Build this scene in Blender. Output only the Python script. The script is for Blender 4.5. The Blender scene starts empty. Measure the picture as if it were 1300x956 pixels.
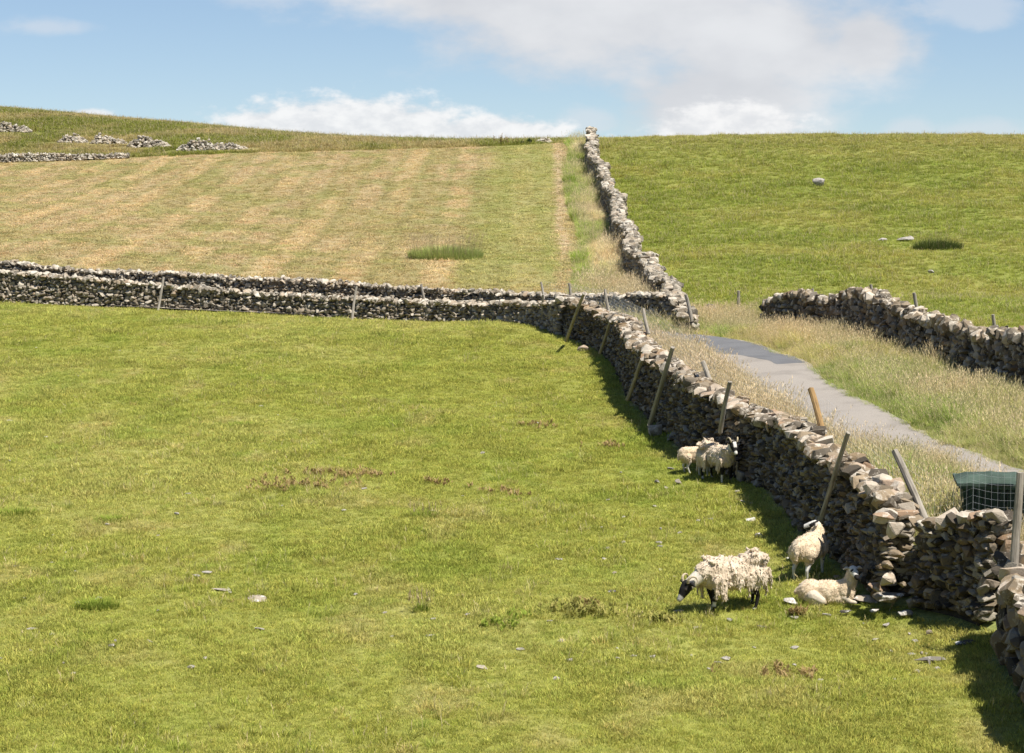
import bpy, bmesh, math, random
import numpy as np
from mathutils import Vector, Matrix, Euler
random.seed(7); RNG = np.random.default_rng(11)
R = math.radians
sc = bpy.context.scene
C = sc.collection

# ------------------------------------------------------------------ camera
F, CU, CV, EYE, VH = 2528.0, 650.0, 478.0, 7.0, 157.0
TH = math.atan((CV - VH) / F)
cam = bpy.data.cameras.new('camera'); camo = bpy.data.objects.new('camera', cam); C.objects.link(camo)
cam.sensor_width = 36; cam.lens = 36 * F / 1300.0; cam.clip_end = 6000; cam.clip_start = 0.5
camo.location = (0, 0, EYE); camo.rotation_euler = (math.pi / 2 - TH, 0, 0)
sc.camera = camo
cT, sT = math.cos(TH), math.sin(TH)

def ray(u, v):
    up = CV - v
    return np.array([u - CU, F * cT + up * sT, -F * sT + up * cT])
def P(u, v, Y):
    d = ray(u, v); return np.array([0, 0, EYE]) + d * (Y / d[1])
def G(u, v, z=0.0):
    d = ray(u, v); return np.array([0, 0, EYE]) + d * ((z - EYE) / d[2])

# ------------------------------------------------------------------ noise (numpy)
def _hash(ix, iy, seed):
    h = (ix.astype(np.int64) * 374761393 + iy.astype(np.int64) * 668265263 + seed * 974711) & 0xFFFFFFFF
    h = ((h ^ (h >> 13)) * 1274126177) & 0xFFFFFFFF
    return ((h ^ (h >> 16)) & 0xFFFFFF) / float(0xFFFFFF)
def vnoise(x, y, seed=0):
    x = np.asarray(x, float); y = np.asarray(y, float)
    ix = np.floor(x); iy = np.floor(y); fx = x - ix; fy = y - iy
    fx = fx * fx * (3 - 2 * fx); fy = fy * fy * (3 - 2 * fy)
    a = _hash(ix, iy, seed); b = _hash(ix + 1, iy, seed); c = _hash(ix, iy + 1, seed); d = _hash(ix + 1, iy + 1, seed)
    return (a * (1 - fx) + b * fx) * (1 - fy) + (c * (1 - fx) + d * fx) * fy
def fbm(x, y, seed=0, oct=4):
    s = 0; a = .5; t = 0
    for o in range(oct):
        s = s + a * vnoise(x * 2 ** o + 17.3 * o, y * 2 ** o - 9.1 * o, seed + o); t += a; a *= .5
    return s / t
def sst(a, b, x):
    t = np.clip((x - a) / (b - a), 0, 1); return t * t * (3 - 2 * t)

# ------------------------------------------------------------------ terrain
ctl = []
def cz(u, Y, z): ctl.append(((u - CU) / F, math.log(Y), z))
def cv(u, v, Y):
    p = P(u, v, Y); ctl.append((p[0] / p[1], math.log(Y), p[2]))
for Y in (22, 28, 36, 46, 56):
    for u in (-500, -150, 150, 450, 700):
        cz(u, Y, 0.06 * math.sin(u * .013 + Y * .21))
for u, v in ((719, 432), (762, 447), (790, 495), (822, 534), (858, 570), (968, 621), (1030, 690), (1103, 762), (1167, 772), (1260, 805)):
    p = G(u, v); ctl.append((p[0] / p[1], math.log(p[1]), 0.0))
for u, Y, z in ((1270, 25, 0), (1300, 22, .0), (900, 30, 0), (900, 24, 0), (1100, 24, 0),
                (1275, 31, .65), (1350, 28, .6), (1200, 36, .68), (1300, 36, .66), (1080, 43, .6), (1150, 43, .58), (1230, 43, .68), (1000, 50, .5),
                (1070, 50, .45), (1150, 50, .62), (900, 56, .35), (940, 60, .15), (1010, 58, .22), (860, 62, .05), (800, 64, 0), (1500, 40, .7), (1500, 24, .4), (1700, 60, 1.2)):
    cz(u, Y, z)
# wall on the right bank
for u, Y, z in ((975, 69.5, -.2), (1010, 67, .0), (1055, 64, .2), (1095, 60, .6), (1150, 55.5, .65), (1200, 52, .65), (1250, 49, .58), (1300, 46, .58), (1400, 41, .6)):
    cz(u, Y, z)
# front and rear lane walls on the left
for u, v, Y in ((-150, 380, 76), (0, 384, 76), (200, 394, 75), (400, 403, 73), (620, 410, 70), (690, 412, 68)): cv(u, v, Y)
for u, Y, z in ((-150, 80, .15), (0, 80.5, .0), (200, 79.5, -.15), (400, 78, -.3), (600, 76.5, -.4), (720, 73, -.3), (800, 70, -.25), (860, 69, -.25)): cz(u, Y, z)
# hay field
for u, L in ((-200, ((92, .8), (120, 2.1), (165, 4.4), (190, 6.8), (235, 9.8), (270, 9.0))),
             (0, ((92, .7), (120, 1.9), (165, 4.25), (190, 6.5), (230, 8.75), (260, 8.0))),
             (150, ((91, .45), (120, 1.75), (165, 4.4), (190, 6.1), (222, 7.55), (255, 6.7))),
             (300, ((90, .3), (120, 1.55), (165, 4.68), (188, 5.9), (210, 6.5), (245, 5.6))),
             (450, ((89, .05), (105, .75), (120, 1.45), (145, 3.4), (165, 4.85), (185, 5.65), (225, 4.6))),
             (600, ((87, -.2), (100, .5), (120, 1.45), (150, 4.1), (170, 5.28), (205, 4.5))),
             (710, ((82, -.2), (92, .3), (110, 1.05), (132, 2.6), (152, 4.5), (165, 5.3), (200, 4.5)))):
    for Y, z in L: cz(u, Y, z)
prof = ((82, -.05), (92, .4), (100, .7), (110, 1.1), (118, 1.55), (132, 2.5), (142, 3.45), (152, 4.55), (165, 5.7), (200, 4.8))
for u, dz in ((800, -.05), (900, 0), (1050, .08), (1200, .05), (1300, .05), (1500, 0)):
    for Y, z in prof: cz(u, Y, z + (dz if Y < 160 else dz))
for u, Y, z in ((900, 74, -.1), (1000, 76, .1), (1100, 74, .3), (1200, 66, .55), (1300, 60, .75)): cz(u, Y, z)
for u in (-900, -300, 300, 900, 1500, 2200):
    cz(u, 420, -6); cz(u, 900, -20)
for u in (-1100, 2400):
    for Y in (22, 45, 80): cz(u, Y, .3)
    cz(u, 170, 5.0)
ctl = np.array(ctl)
CP = ctl[:, :2]
def tps_k(d2):
    return np.where(d2 > 1e-14, .5 * d2 * np.log(d2 + 1e-14), 0)
n = len(CP)
d2 = ((CP[:, None] - CP[None]) ** 2).sum(-1)
A = np.zeros((n + 3, n + 3)); A[:n, :n] = tps_k(d2) + np.eye(n) * 2e-4
A[:n, n] = 1; A[:n, n + 1:] = CP; A[n, :n] = 1; A[n + 1:, :n] = CP.T
W = np.linalg.solve(A, np.concatenate([ctl[:, 2], np.zeros(3)]))
def Z(x, y, bumps=True):
    x = np.atleast_1d(np.asarray(x, float)); y = np.atleast_1d(np.asarray(y, float))
    out = np.empty(x.shape)
    fx, fy, fo = x.ravel(), y.ravel(), out.reshape(-1)
    for s in range(0, fx.size, 40000):
        X, Yv = fx[s:s + 40000], fy[s:s + 40000]
        yc = np.clip(Yv, 20, 900); a = np.clip(X / np.maximum(Yv, 14), -.75, .75); q = np.log(yc)
        dd = (a[:, None] - CP[:, 0]) ** 2 + (q[:, None] - CP[:, 1]) ** 2
        z = tps_k(dd) @ W[:n] + W[n] + a * W[n + 1] + q * W[n + 2]
        z = z + 5.4 * (1 - sst(2, 21, Yv))
        if bumps:
            z = z + .16 * (fbm(X / 5, Yv / 5, 3, 3) - .5) + .07 * (fbm(X / .9, Yv / .9, 9, 2) - .5)
        fo[s:s + 40000] = z
    return out
def z1(x, y): return float(Z(x, y)[0])

# ------------------------------------------------------------------ plan of the place (polylines in metres)
def uvY(L): return np.array([P(u, v, Y) for u, v, Y in L])          # wall tops
DIAG = np.array([G(u, v)[:2] for u, v in ((703, 421), (719, 432), (745, 440), (762, 449), (778, 472), (790, 495), (803, 518), (822, 534), (858, 570), (905, 600), (968, 621), (993, 659), (1030, 697), (1070, 735), (1103, 764), (1122, 772))])
DIAGH = np.array([1.15, 1.3, 1.25, 1.2, 1.3, 1.4, 1.45, 1.45, 1.5, 1.45, 1.38, 1.5, 1.52, 1.55, 1.5, 1.3])
CROSS = np.array([G(u, v)[:2] for u, v in ((1128, 768), (1167, 771), (1200, 789), (1235, 800), (1275, 812))]); CROSSH = np.array([1.22, 1.25, 1.4, 1.52, 1.6])
NEARW = np.array([[6.72, 27.0], [6.32, 25.6], [6.12, 24.3], [6.0, 22.4], [5.95, 20], [6.3, 16], [7.0, 11]]); NEARH = np.array([1.25, 1.15, 1.2, 1.25, 1.25, 1.2, 1.2])
FRONT = uvY(((-330, 338, 77), (-150, 341, 77), (0, 344, 76), (63, 348, 75.7), (130, 353, 75.3), (204, 360, 75), (314, 369, 74), (400, 375, 73), (494, 379, 71.8), (620, 383, 70), (700, 384, 67.0), (722, 380, 65.2)))
BACK = uvY(((-330, 328, 82), (-150, 330, 82), (0, 332, 81), (30, 333, 80.8), (100, 341, 80.3), (200, 345, 79.7), (300, 350, 79), (400, 355, 78.2), (500, 362, 77.5), (600, 368, 76.7), (690, 373, 75), (740, 373, 73.5), (800, 372, 71.5), (850, 374, 70), (868, 384, 69)))
CREST = uvY(((878, 397, 67.5), (866, 384, 70), (854, 370, 73.5), (840, 355, 78), (833, 338, 82), (820, 322, 87), (806, 304, 92), (793, 286, 100), (782, 265, 110), (779, 248, 118), (772, 234, 124), (767, 218, 132), (757, 198, 142), (751, 177, 152), (749, 160, 159)))
WB = uvY(((968, 384, 70), (990, 374, 68.5), (1018, 368, 66.5), (1035, 374, 65.5), (1058, 377, 63.8), (1078, 369, 61.6), (1100, 368, 59.8), (1130, 378, 57.2), (1160, 391, 54.8), (1190, 401, 52.6), (1215, 408, 51), (1250, 417, 49), (1280, 417, 47.4), (1300, 423, 46.3), (1350, 432, 44), (1420, 444, 41)))
ROAD = np.array([[14, 8], [12, 18], [9.4, 28], [8.1, 35.2], [7.35, 40.8], [6.8, 48], [6.55, 56], [6.15, 61.5], [5.0, 65.6], [3.4, 68.6], [.8, 71.2], [-4, 73.3], [-9, 74.6], [-15, 76.6], [-24, 78.6], [-34, 79.8]])

def yat(line, x): o = np.argsort(line[:, 0]); return np.interp(x, line[o, 0], line[o, 1])
def xat(line, y): o = np.argsort(line[:, 1]); return np.interp(y, line[o, 1], line[o, 0])
def pdist(line, x, y):
    best = np.full(np.shape(x), 1e9)
    for a, b in zip(line[:-1], line[1:]):
        ax, ay, dx, dy = a[0], a[1], b[0] - a[0], b[1] - a[1]
        t = np.clip(((x - ax) * dx + (y - ay) * dy) / (dx * dx + dy * dy), 0, 1)
        best = np.minimum(best, np.hypot(x - ax - t * dx, y - ay - t * dy))
    return best
DL = np.vstack([NEARW[::-1], CROSS[::-1], DIAG[::-1]])
PAST, HAY, VERGE, HILL, ROUGH = range(5)
def zone(x, y):
    z = np.full(np.shape(x), PAST)
    xd = xat(DL, y)
    xb = xat(WB, y)
    east = (y < 66.5) & (x > xd)
    z[east & (x < xb)] = VERGE; z[east & (x >= xb)] = HILL
    yf = yat(FRONT, x); yb = yat(BACK, x)
    up = y >= 66.5
    xc = xat(CREST, y)
    z[up & (x < 1.6) & (y > yf)] = VERGE
    z[up & (x >= 1.6)] = VERGE
    bx = (y > yb) & (x < xc) & (x < 8)
    edge = np.interp(y, [75, 93, 165], [2.4, 3.1, 4.3]) + .25 * np.sin(y * .13)
    z[bx & (x < edge)] = HAY; z[bx & (x >= edge)] = VERGE
    z[up & (x > xc) & ((y > 73.5) | (x > xb))] = HILL
    top = np.interp(x, [-45, -22, 0, 6], [161, 163.5, 166, 168])
    z[(y > top) & (x < xc)] = ROUGH
    z[(y > 178) & (x >= xc)] = HILL
    return z

def mixc(a, b, t): return a * (1 - t[..., None]) + np.asarray(b) * t[..., None]
def colour(x, y, zn):
    """base colour of the sward itself (linear)"""
    n1 = fbm(x / 7, y / 9, 21, 4); n2 = fbm(x / 1.4, y / 2.2, 33, 3); n3 = fbm(x / 22, y / 30, 41, 3)
    c = np.empty(np.shape(x) + (3,)); c[...] = (.206, .214, .046)
    c = mixc(c, (.236, .234, .064), sst(.45, .75, n1))
    c = mixc(c, (.150, .186, .030), sst(.56, .78, n2) * .45)
    c = mixc(c, (.26, .225, .085), sst(.62, .8, fbm(x / 1.1, y / 1.8, 55, 3)) * .45)
    h = np.empty_like(c); h[...] = (.31, .275, .125)
    g = fbm(x / 4.5, y / 7, 61, 3)
    h = mixc(h, (.37, .31, .165), sst(.30, .6, g + .12 * np.sin(x * 1.2)))
    h = mixc(h, (.42, .345, .18), sst(.5, .9, np.sin(x * 1.55 + 1.2 * fbm(x / 9, y / 12, 5, 2)) * .5 + .5) * sst(.35, .6, fbm(x / 3, y / 14, 71, 2)) * .8)
    h = mixc(h, (.25, .245, .10), sst(.5, .95, np.sin(x * 3.1 + 2.0 + fbm(x / 9, y / 12, 5, 2))) * .5)
    h = mixc(h, (.235, .25, .085), sst(.53, .72, fbm(x / 2.0, y / 3.0, 77, 3)) * .55)
    ed = np.interp(y, [75, 93, 165], [2.4, 3.1, 4.3])
    h = mixc(h, (.44, .37, .23), sst(.42, .14, np.abs(x - ed + .6 + .35 * (vnoise(x * 0, y / 5, 8) - .5))) * sst(95, 102, y) * (vnoise(x * 2, y / 3, 4) * .5 + .5))
    h = mixc(h, (.25, .28, .08), sst(.75, 1.1, ed - x) * sst(6.5, 4.5, ed - x) * .6)
    h = mixc(h, (.30, .25, .12), sst(92, 84, y) * .7)
    v = np.empty_like(c); v[...] = (.20, .225, .065)
    v = mixc(v, (.36, .31, .15), sst(.42, .62, fbm(x / 1.5, y / 3, 81, 3)))
    r = np.empty_like(c); r[...] = (.176, .196, .038)
    r = mixc(r, (.212, .212, .050), sst(.42, .68, fbm(x / 6, y / 9, 91, 4)))
    r = mixc(r, (.145, .170, .032), sst(.54, .75, fbm(x / 2.2, y / 4.5, 97, 3)) * .55)
    r = mixc(r, (.24, .21, .075), sst(140, 168, y) * .45)
    q = np.empty_like(c); q[...] = (.155, .165, .035)
    q = mixc(q, (.255, .215, .085), sst(.4, .65, fbm(x / 7, y / 12, 101, 4)))
    c *= 1.6; h *= (1.26, 1.19, 1.14); v *= 1.4; r *= 1.5; q *= 1.35
    for k, a in ((HAY, h), (VERGE, v), (HILL, r), (ROUGH, q)):
        m = zn == k; c[m] = a[m]
    return c

# ------------------------------------------------------------------ object helpers
def tag(o, label=None, cat=None, group=None, kind=None):
    if label: o['label'] = label
    if cat: o['category'] = cat
    if group: o['group'] = group
    if kind: o['kind'] = kind
    return o
def link(name, me, mats, parent=None, loc=None):
    o = bpy.data.objects.new(name, me); C.objects.link(o)
    for m in (mats if isinstance(mats, (list, tuple)) else [mats]): me.materials.append(m)
    if parent: o.parent = parent
    if loc is not None: o.location = loc
    return o
def empty(name, loc, rz=0):
    o = bpy.data.objects.new(name, None); C.objects.link(o); o.location = loc; o.rotation_euler = (0, 0, rz); o.empty_display_size = .2
    return o
def tri_mesh(name, V, T, smooth=False):
    me = bpy.data.meshes.new(name); V = np.asarray(V, np.float32); T = np.asarray(T, np.int32)
    me.vertices.add(len(V)); me.vertices.foreach_set('co', V.ravel())
    k = T.shape[1]
    me.loops.add(T.size); me.loops.foreach_set('vertex_index', T.ravel())
    me.polygons.add(len(T)); me.polygons.foreach_set('loop_start', np.arange(0, T.size, k, dtype=np.int32))
    me.polygons.foreach_set('loop_total', np.full(len(T), k, np.int32))
    me.polygons.foreach_set('use_smooth', np.full(len(T), bool(smooth)))
    me.update(calc_edges=True); return me
def vcol(me, name, arr):
    a = me.attributes.new(name, 'FLOAT_COLOR', 'POINT')
    a.data.foreach_set('color', np.concatenate([arr, np.ones((len(arr), 1))], 1).astype(np.float32).ravel())

# ------------------------------------------------------------------ materials
class NT:
    def __init__(s, name, world=False):
        if world: s.m = world
        else: s.m = bpy.data.materials.new(name)
        s.m.use_nodes = True; s.t = s.m.node_tree; s.t.nodes.clear()
    def n(s, ty, **kw):
        nd = s.t.nodes.new(ty)
        for k, v in kw.items():
            if k[0] == '_': setattr(nd, k[1:], v)
        return nd
    def set(s, sock, v):
        if isinstance(v, bpy.types.NodeSocket): s.t.links.new(v, sock)
        elif v is not None: sock.default_value = v
    def math(s, op, a, b=None, c=None):
        nd = s.n('ShaderNodeMath', _operation=op)
        s.set(nd.inputs[0], a); s.set(nd.inputs[1], b); s.set(nd.inputs[2], c); return nd.outputs[0]
    def noise(s, vec, scale, detail=3, rough=.55):
        nd = s.n('ShaderNodeTexNoise'); s.set(nd.inputs['Vector'], vec); nd.inputs['Scale'].default_value = scale
        nd.inputs['Detail'].default_value = detail; nd.inputs['Roughness'].default_value = rough; return nd.outputs['Fac']
    def mix(s, f, a, b, bt='MIX'):
        nd = s.n('ShaderNodeMix', _data_type='RGBA', _blend_type=bt)
        s.set(nd.inputs[0], f); s.set(nd.inputs[6], a); s.set(nd.inputs[7], b); return nd.outputs[2]
    def rng(s, v, a, b, c=0., d=1., smooth=True):
        nd = s.n('ShaderNodeMapRange', _interpolation_type='SMOOTHSTEP' if smooth else 'LINEAR')
        for i, q in enumerate((v, a, b, c, d)): s.set(nd.inputs[i], q)
        return nd.outputs[0]
    def ramp(s, f, stops):
        nd = s.n('ShaderNodeValToRGB'); s.set(nd.inputs[0], f); e = nd.color_ramp.elements
        while len(e) < len(stops): e.new(.5)
        for i, (p, c) in enumerate(stops): e[i].position = p; e[i].color = (*c, 1)
        return nd.outputs[0]
    def bump(s, h, st, dist=.02):
        nd = s.n('ShaderNodeBump'); nd.inputs['Strength'].default_value = st; nd.inputs['Distance'].default_value = dist
        s.set(nd.inputs['Height'], h); return nd.outputs[0]
    def bsdf(s, col, rough=.9, normal=None, spec=.2):
        b = s.n('ShaderNodeBsdfPrincipled'); s.set(b.inputs['Base Color'], col); s.set(b.inputs['Roughness'], rough)
        b.inputs['Specular IOR Level'].default_value = spec
        if normal: s.set(b.inputs['Normal'], normal)
        s.out(b.outputs[0]); return b
    def out(s, sh):
        o = s.n('ShaderNodeOutputMaterial'); s.t.links.new(sh, o.inputs[0])
def rgb(r, g, b): return (r, g, b, 1)

def mat_ground():
    m = NT('turf')
    at = m.n('ShaderNodeAttribute', _attribute_name='sward'); pos = m.n('ShaderNodeNewGeometry').outputs['Position']
    n1 = m.noise(pos, 9, 5, .7); n2 = m.noise(pos, 1.7, 4, .6)
    c = m.mix(m.rng(n1, .3, .7), m.mix(1, at.outputs['Color'], rgb(.44, .46, .42), 'MULTIPLY'), m.mix(1, at.outputs['Color'], rgb(.88, .84, .95), 'MULTIPLY'))
    c = m.mix(m.rng(n2, .62, .78, 0, .35), c, rgb(.16, .12, .07))
    m.bsdf(c, .95, m.bump(m.math('ADD', n1, n2), .5, .05), .1)
    return m.m
def mat_blade(name, tan=None):
    m = NT(name)
    at = m.n('ShaderNodeAttribute', _attribute_name='tint', _attribute_type='INSTANCER')
    g = m.n('ShaderNodeNewGeometry')
    rnd = g.outputs['Random Per Island']
    base = at.outputs['Color']
    if tan: base = m.mix(.7, base, rgb(*tan))
    c = m.mix(rnd, m.mix(1, base, rgb(.85, .88, .8), 'MULTIPLY'), m.mix(1, base, rgb(1.55, 1.45, 1.6), 'MULTIPLY'))
    d = m.n('ShaderNodeBsdfDiffuse'); t = m.n('ShaderNodeBsdfTranslucent'); m.set(d.inputs[0], c); m.set(t.inputs[0], c)
    x = m.n('ShaderNodeMixShader'); x.inputs[0].default_value = .38
    m.t.links.new(d.outputs[0], x.inputs[1]); m.t.links.new(t.outputs[0], x.inputs[2]); m.out(x.outputs[0])
    return m.m
def mat_plant(name, base, dark):
    m = NT(name); g = m.n('ShaderNodeNewGeometry'); c = m.mix(g.outputs['Random Per Island'], rgb(*dark), rgb(*base))
    d = m.n('ShaderNodeBsdfDiffuse'); t = m.n('ShaderNodeBsdfTranslucent'); m.set(d.inputs[0], c); m.set(t.inputs[0], c)
    x = m.n('ShaderNodeMixShader'); x.inputs[0].default_value = .35
    m.t.links.new(d.outputs[0], x.inputs[1]); m.t.links.new(t.outputs[0], x.inputs[2]); m.out(x.outputs[0])
    return m.m
def mat_stone(name, warm=0., light=1., objrand=False, hue=None, soft=0):
    m = NT(name); g = m.n('ShaderNodeNewGeometry'); pos = g.outputs['Position']
    L = light
    r = m.n('ShaderNodeObjectInfo').outputs['Random'] if objrand else g.outputs['Random Per Island']
    c = m.ramp(r, [(0, (.07 * L, .062 * L, .052 * L)), (.24, (.20 * L, .18 * L, .15 * L)), (.45, ((.36 + .03 * warm) * L, .32 * L, (.27 - .04 * warm) * L)),
                   (.62, (.19 * L, .155 * L, .115 * L)), (.8, (.66 * L, .63 * L, .57 * L)), (1, ((.33 + .05 * warm) * L, .26 * L, .175 * L))])
    nn = m.noise(pos, 6, 5, .7); n2 = m.noise(pos, 22, 4, .7); n3 = m.noise(pos, 2.1, 3)
    c = m.mix(m.rng(nn, .53, .62, 0, .85), c, rgb(.70 * L, .67 * L, .61 * L))          # pale lichen
    c = m.mix(m.rng(n2, .36, .24, 0, .6), c, rgb(.07, .062, .05))                        # black lichen
    c = m.mix(m.rng(n3, .56, .7, 0, .45), c, rgb(.24, .17, .09))                          # iron stain
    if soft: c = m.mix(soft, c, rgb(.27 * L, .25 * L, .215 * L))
    if hue: c = m.mix(1, c, rgb(*hue), 'MULTIPLY')
    m.bsdf(c, .92, m.bump(m.math('ADD', nn, m.math('MULTIPLY', n2, .5)), .7, .03), .15)
    return m.m
def mat_simple(name, col, rough=.8, var=.25, scale=12, bump=.3, spec=.3):
    m = NT(name); pos = m.n('ShaderNodeTexCoord').outputs['Object']
    n = m.noise(pos, scale, 4, .65)
    lo = tuple(x * (1 - var) for x in col); hi = tuple(min(1, x * (1 + var)) for x in col)
    m.bsdf(m.mix(m.rng(n, .3, .7), rgb(*lo), rgb(*hi)), rough, m.bump(n, bump, .01), spec); return m.m
def mat_wood(name, a, b):
    m = NT(name); tc = m.n('ShaderNodeTexCoord').outputs['Object']
    mp = m.n('ShaderNodeMapping'); mp.inputs['Scale'].default_value = (30, 30, 2.2); m.set(mp.inputs[0], tc)
    n = m.noise(mp.outputs[0], 1, 5, .7); n2 = m.noise(tc, 3, 3)
    c = m.mix(m.rng(n, .35, .65), rgb(*a), rgb(*b)); c = m.mix(m.rng(n2, .5, .7, 0, .4), c, rgb(.12, .10, .07))
    m.bsdf(c, .85, m.bump(n, .6, .01), .15); return m.m
def mat_wool(name, a, b, dirt):
    m = NT(name); tc = m.n('ShaderNodeTexCoord').outputs['Object']
    n = m.noise(tc, 26, 5, .75); n2 = m.noise(tc, 7, 4, .6); n3 = m.noise(tc, 60, 3, .7)
    c = m.mix(m.rng(n2, .35, .7), rgb(*a), rgb(*b)); c = m.mix(m.rng(n, .6, .45, 0, .4), c, rgb(*dirt))
    bs = m.bsdf(c, 1, m.bump(m.math('ADD', n, m.math('MULTIPLY', n3, .6)), .7, .014), .05)
    bs.inputs['Sheen Weight'].default_value = .25; bs.inputs['Sheen Roughness'].default_value = .6
    return m.m
def mat_hide():
    m = NT('sheep_hide'); at = m.n('ShaderNodeAttribute', _attribute_name='coat'); tc = m.n('ShaderNodeTexCoord').outputs['Object']
    n = m.noise(tc, 45, 4, .7)
    c = m.mix(m.rng(n, .3, .7), m.mix(1, at.outputs['Color'], rgb(.7, .7, .7), 'MULTIPLY'), at.outputs['Color'])
    m.bsdf(c, .85, m.bump(n, .4, .006), .2); return m.m
def mat_asphalt(name, a, b):
    m = NT(name); pos = m.n('ShaderNodeNewGeometry').outputs['Position']
    n = m.noise(pos, 55, 3, .8); n2 = m.noise(pos, .9, 4, .6); n3 = m.noise(pos, 4, 5, .75)
    c = m.mix(m.rng(n, .3, .7), rgb(*a), rgb(*b)); c = m.mix(m.rng(n2, .45, .7, 0, .5), c, rgb(*[x * .72 for x in a]))
    c = m.mix(m.rng(n3, .6, .7, 0, .35), c, rgb(.26, .235, .20))
    m.bsdf(c, .9, m.bump(n, .5, .01), .2); return m.m

M_GROUND = mat_ground(); M_BLADE = mat_blade('grass_blade'); M_SEED = mat_blade('grass_seedhead', (.62, .51, .31))
M_STONE = (mat_stone('limestone', .6, .58, False, (1.03, .95, .82)), mat_stone('limestone_cope', .6, .78, False, (1.03, .96, .85))); M_STONE_W = (mat_stone('limestone_shaded', .9, .44, False, (1.0, .93, .82)), mat_stone('limestone_cope_warm', .9, .72, False, (1.04, .96, .85))); M_STONE_F = (mat_stone('limestone_far', .6, .82, False, (1.03, .96, .85), .42), mat_stone('limestone_far_cope', .5, .95, False, (1.02, .97, .88), .3)); M_STONE_H = mat_stone('limestone_sunlit', .3, 1.0, False, (1.0, .96, .88), .35)  # face and cope pairs: shade on sides, sun on tops put into stone colour
M_ROCK = mat_stone('loose_limestone', .5, .95, True)
M_CORE = mat_simple('wall_rubble', (.045, .04, .033), .95, .4, 8)
M_PALE = mat_simple('pale_limestone', (.32, .29, .25), .9, .35, 14, .6)
M_WOOD = mat_wood('weathered_wood', (.20, .175, .14), (.36, .32, .26)); M_WOODB = mat_wood('brown_wood', (.22, .135, .06), (.36, .23, .10))
M_WIRE = mat_simple('galvanised_wire', (.42, .44, .44), .5, .1, 20, 0)

def on_ground_px(u, v, Y0, Y1):
    """walk the ray to the ground"""
    last = None
    for Y in np.arange(Y0, Y1, .25):
        p = P(u, v, Y)
        if p[2] <= z1(p[0], p[1]): return p
    return P(u, v, Y1)
# ------------------------------------------------------------------ sheep
M_WOOL = mat_wool('ewe_wool', (.56, .45, .32), (.72, .61, .46), (.36, .27, .17)); M_LAMB = mat_wool('lamb_wool', (.66, .51, .34), (.76, .63, .45), (.48, .36, .22))
M_HIDE = mat_hide(); M_HORN = mat_simple('horn', (.40, .33, .22), .6, .3, 40, .5)
def _ico():
    bm = bmesh.new(); bmesh.ops.create_icosphere(bm, subdivisions=2, radius=1); bm.verts.index_update()
    r = np.array([v.co[:] for v in bm.verts]), np.array([[l.index for l in f.verts] for f in bm.faces]); bm.free(); return r
ICO = _ico()
def remeshed(prims, voxel, smooth=4):
    Vs, Ts, k = [], [], 0
    for p in prims:
        c, rad, rot = p[0], p[1], p[2] if len(p) > 2 else None
        v = ICO[0] * np.array(rad if hasattr(rad, '__len__') else (rad,) * 3)
        if rot: v = v @ np.array(rot.to_matrix()).T
        Vs.append(v + np.array(c)); Ts.append(ICO[1] + k); k += len(v)
    me = tri_mesh('tmp', np.concatenate(Vs), np.concatenate(Ts)); o = bpy.data.objects.new('tmp', me); C.objects.link(o)
    md = o.modifiers.new('r', 'REMESH'); md.mode = 'VOXEL'; md.voxel_size = voxel
    if smooth: s = o.modifiers.new('s', 'SMOOTH'); s.iterations = smooth; s.factor = .5
    dg = bpy.context.evaluated_depsgraph_get(); dg.update(); res = bpy.data.meshes.new_from_object(o.evaluated_get(dg))
    bpy.data.objects.remove(o); bpy.data.meshes.remove(me)
    res.polygons.foreach_set('use_smooth', np.ones(len(res.polygons), bool)); return res
def chain(pts, rads, step=.35):
    out = []
    for (a, b, ra, rb) in zip(pts[:-1], pts[1:], rads[:-1], rads[1:]):
        a = np.array(a, float); b = np.array(b, float); L = np.linalg.norm(b - a); k = max(2, int(L / (min(ra, rb) * step)))
        for i in range(k + 1): t = i / k; out.append((tuple(a + (b - a) * t), ra + (rb - ra) * t))
    return out
BLK, WHT = (.018, .016, .015), (.66, .63, .57)
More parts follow.
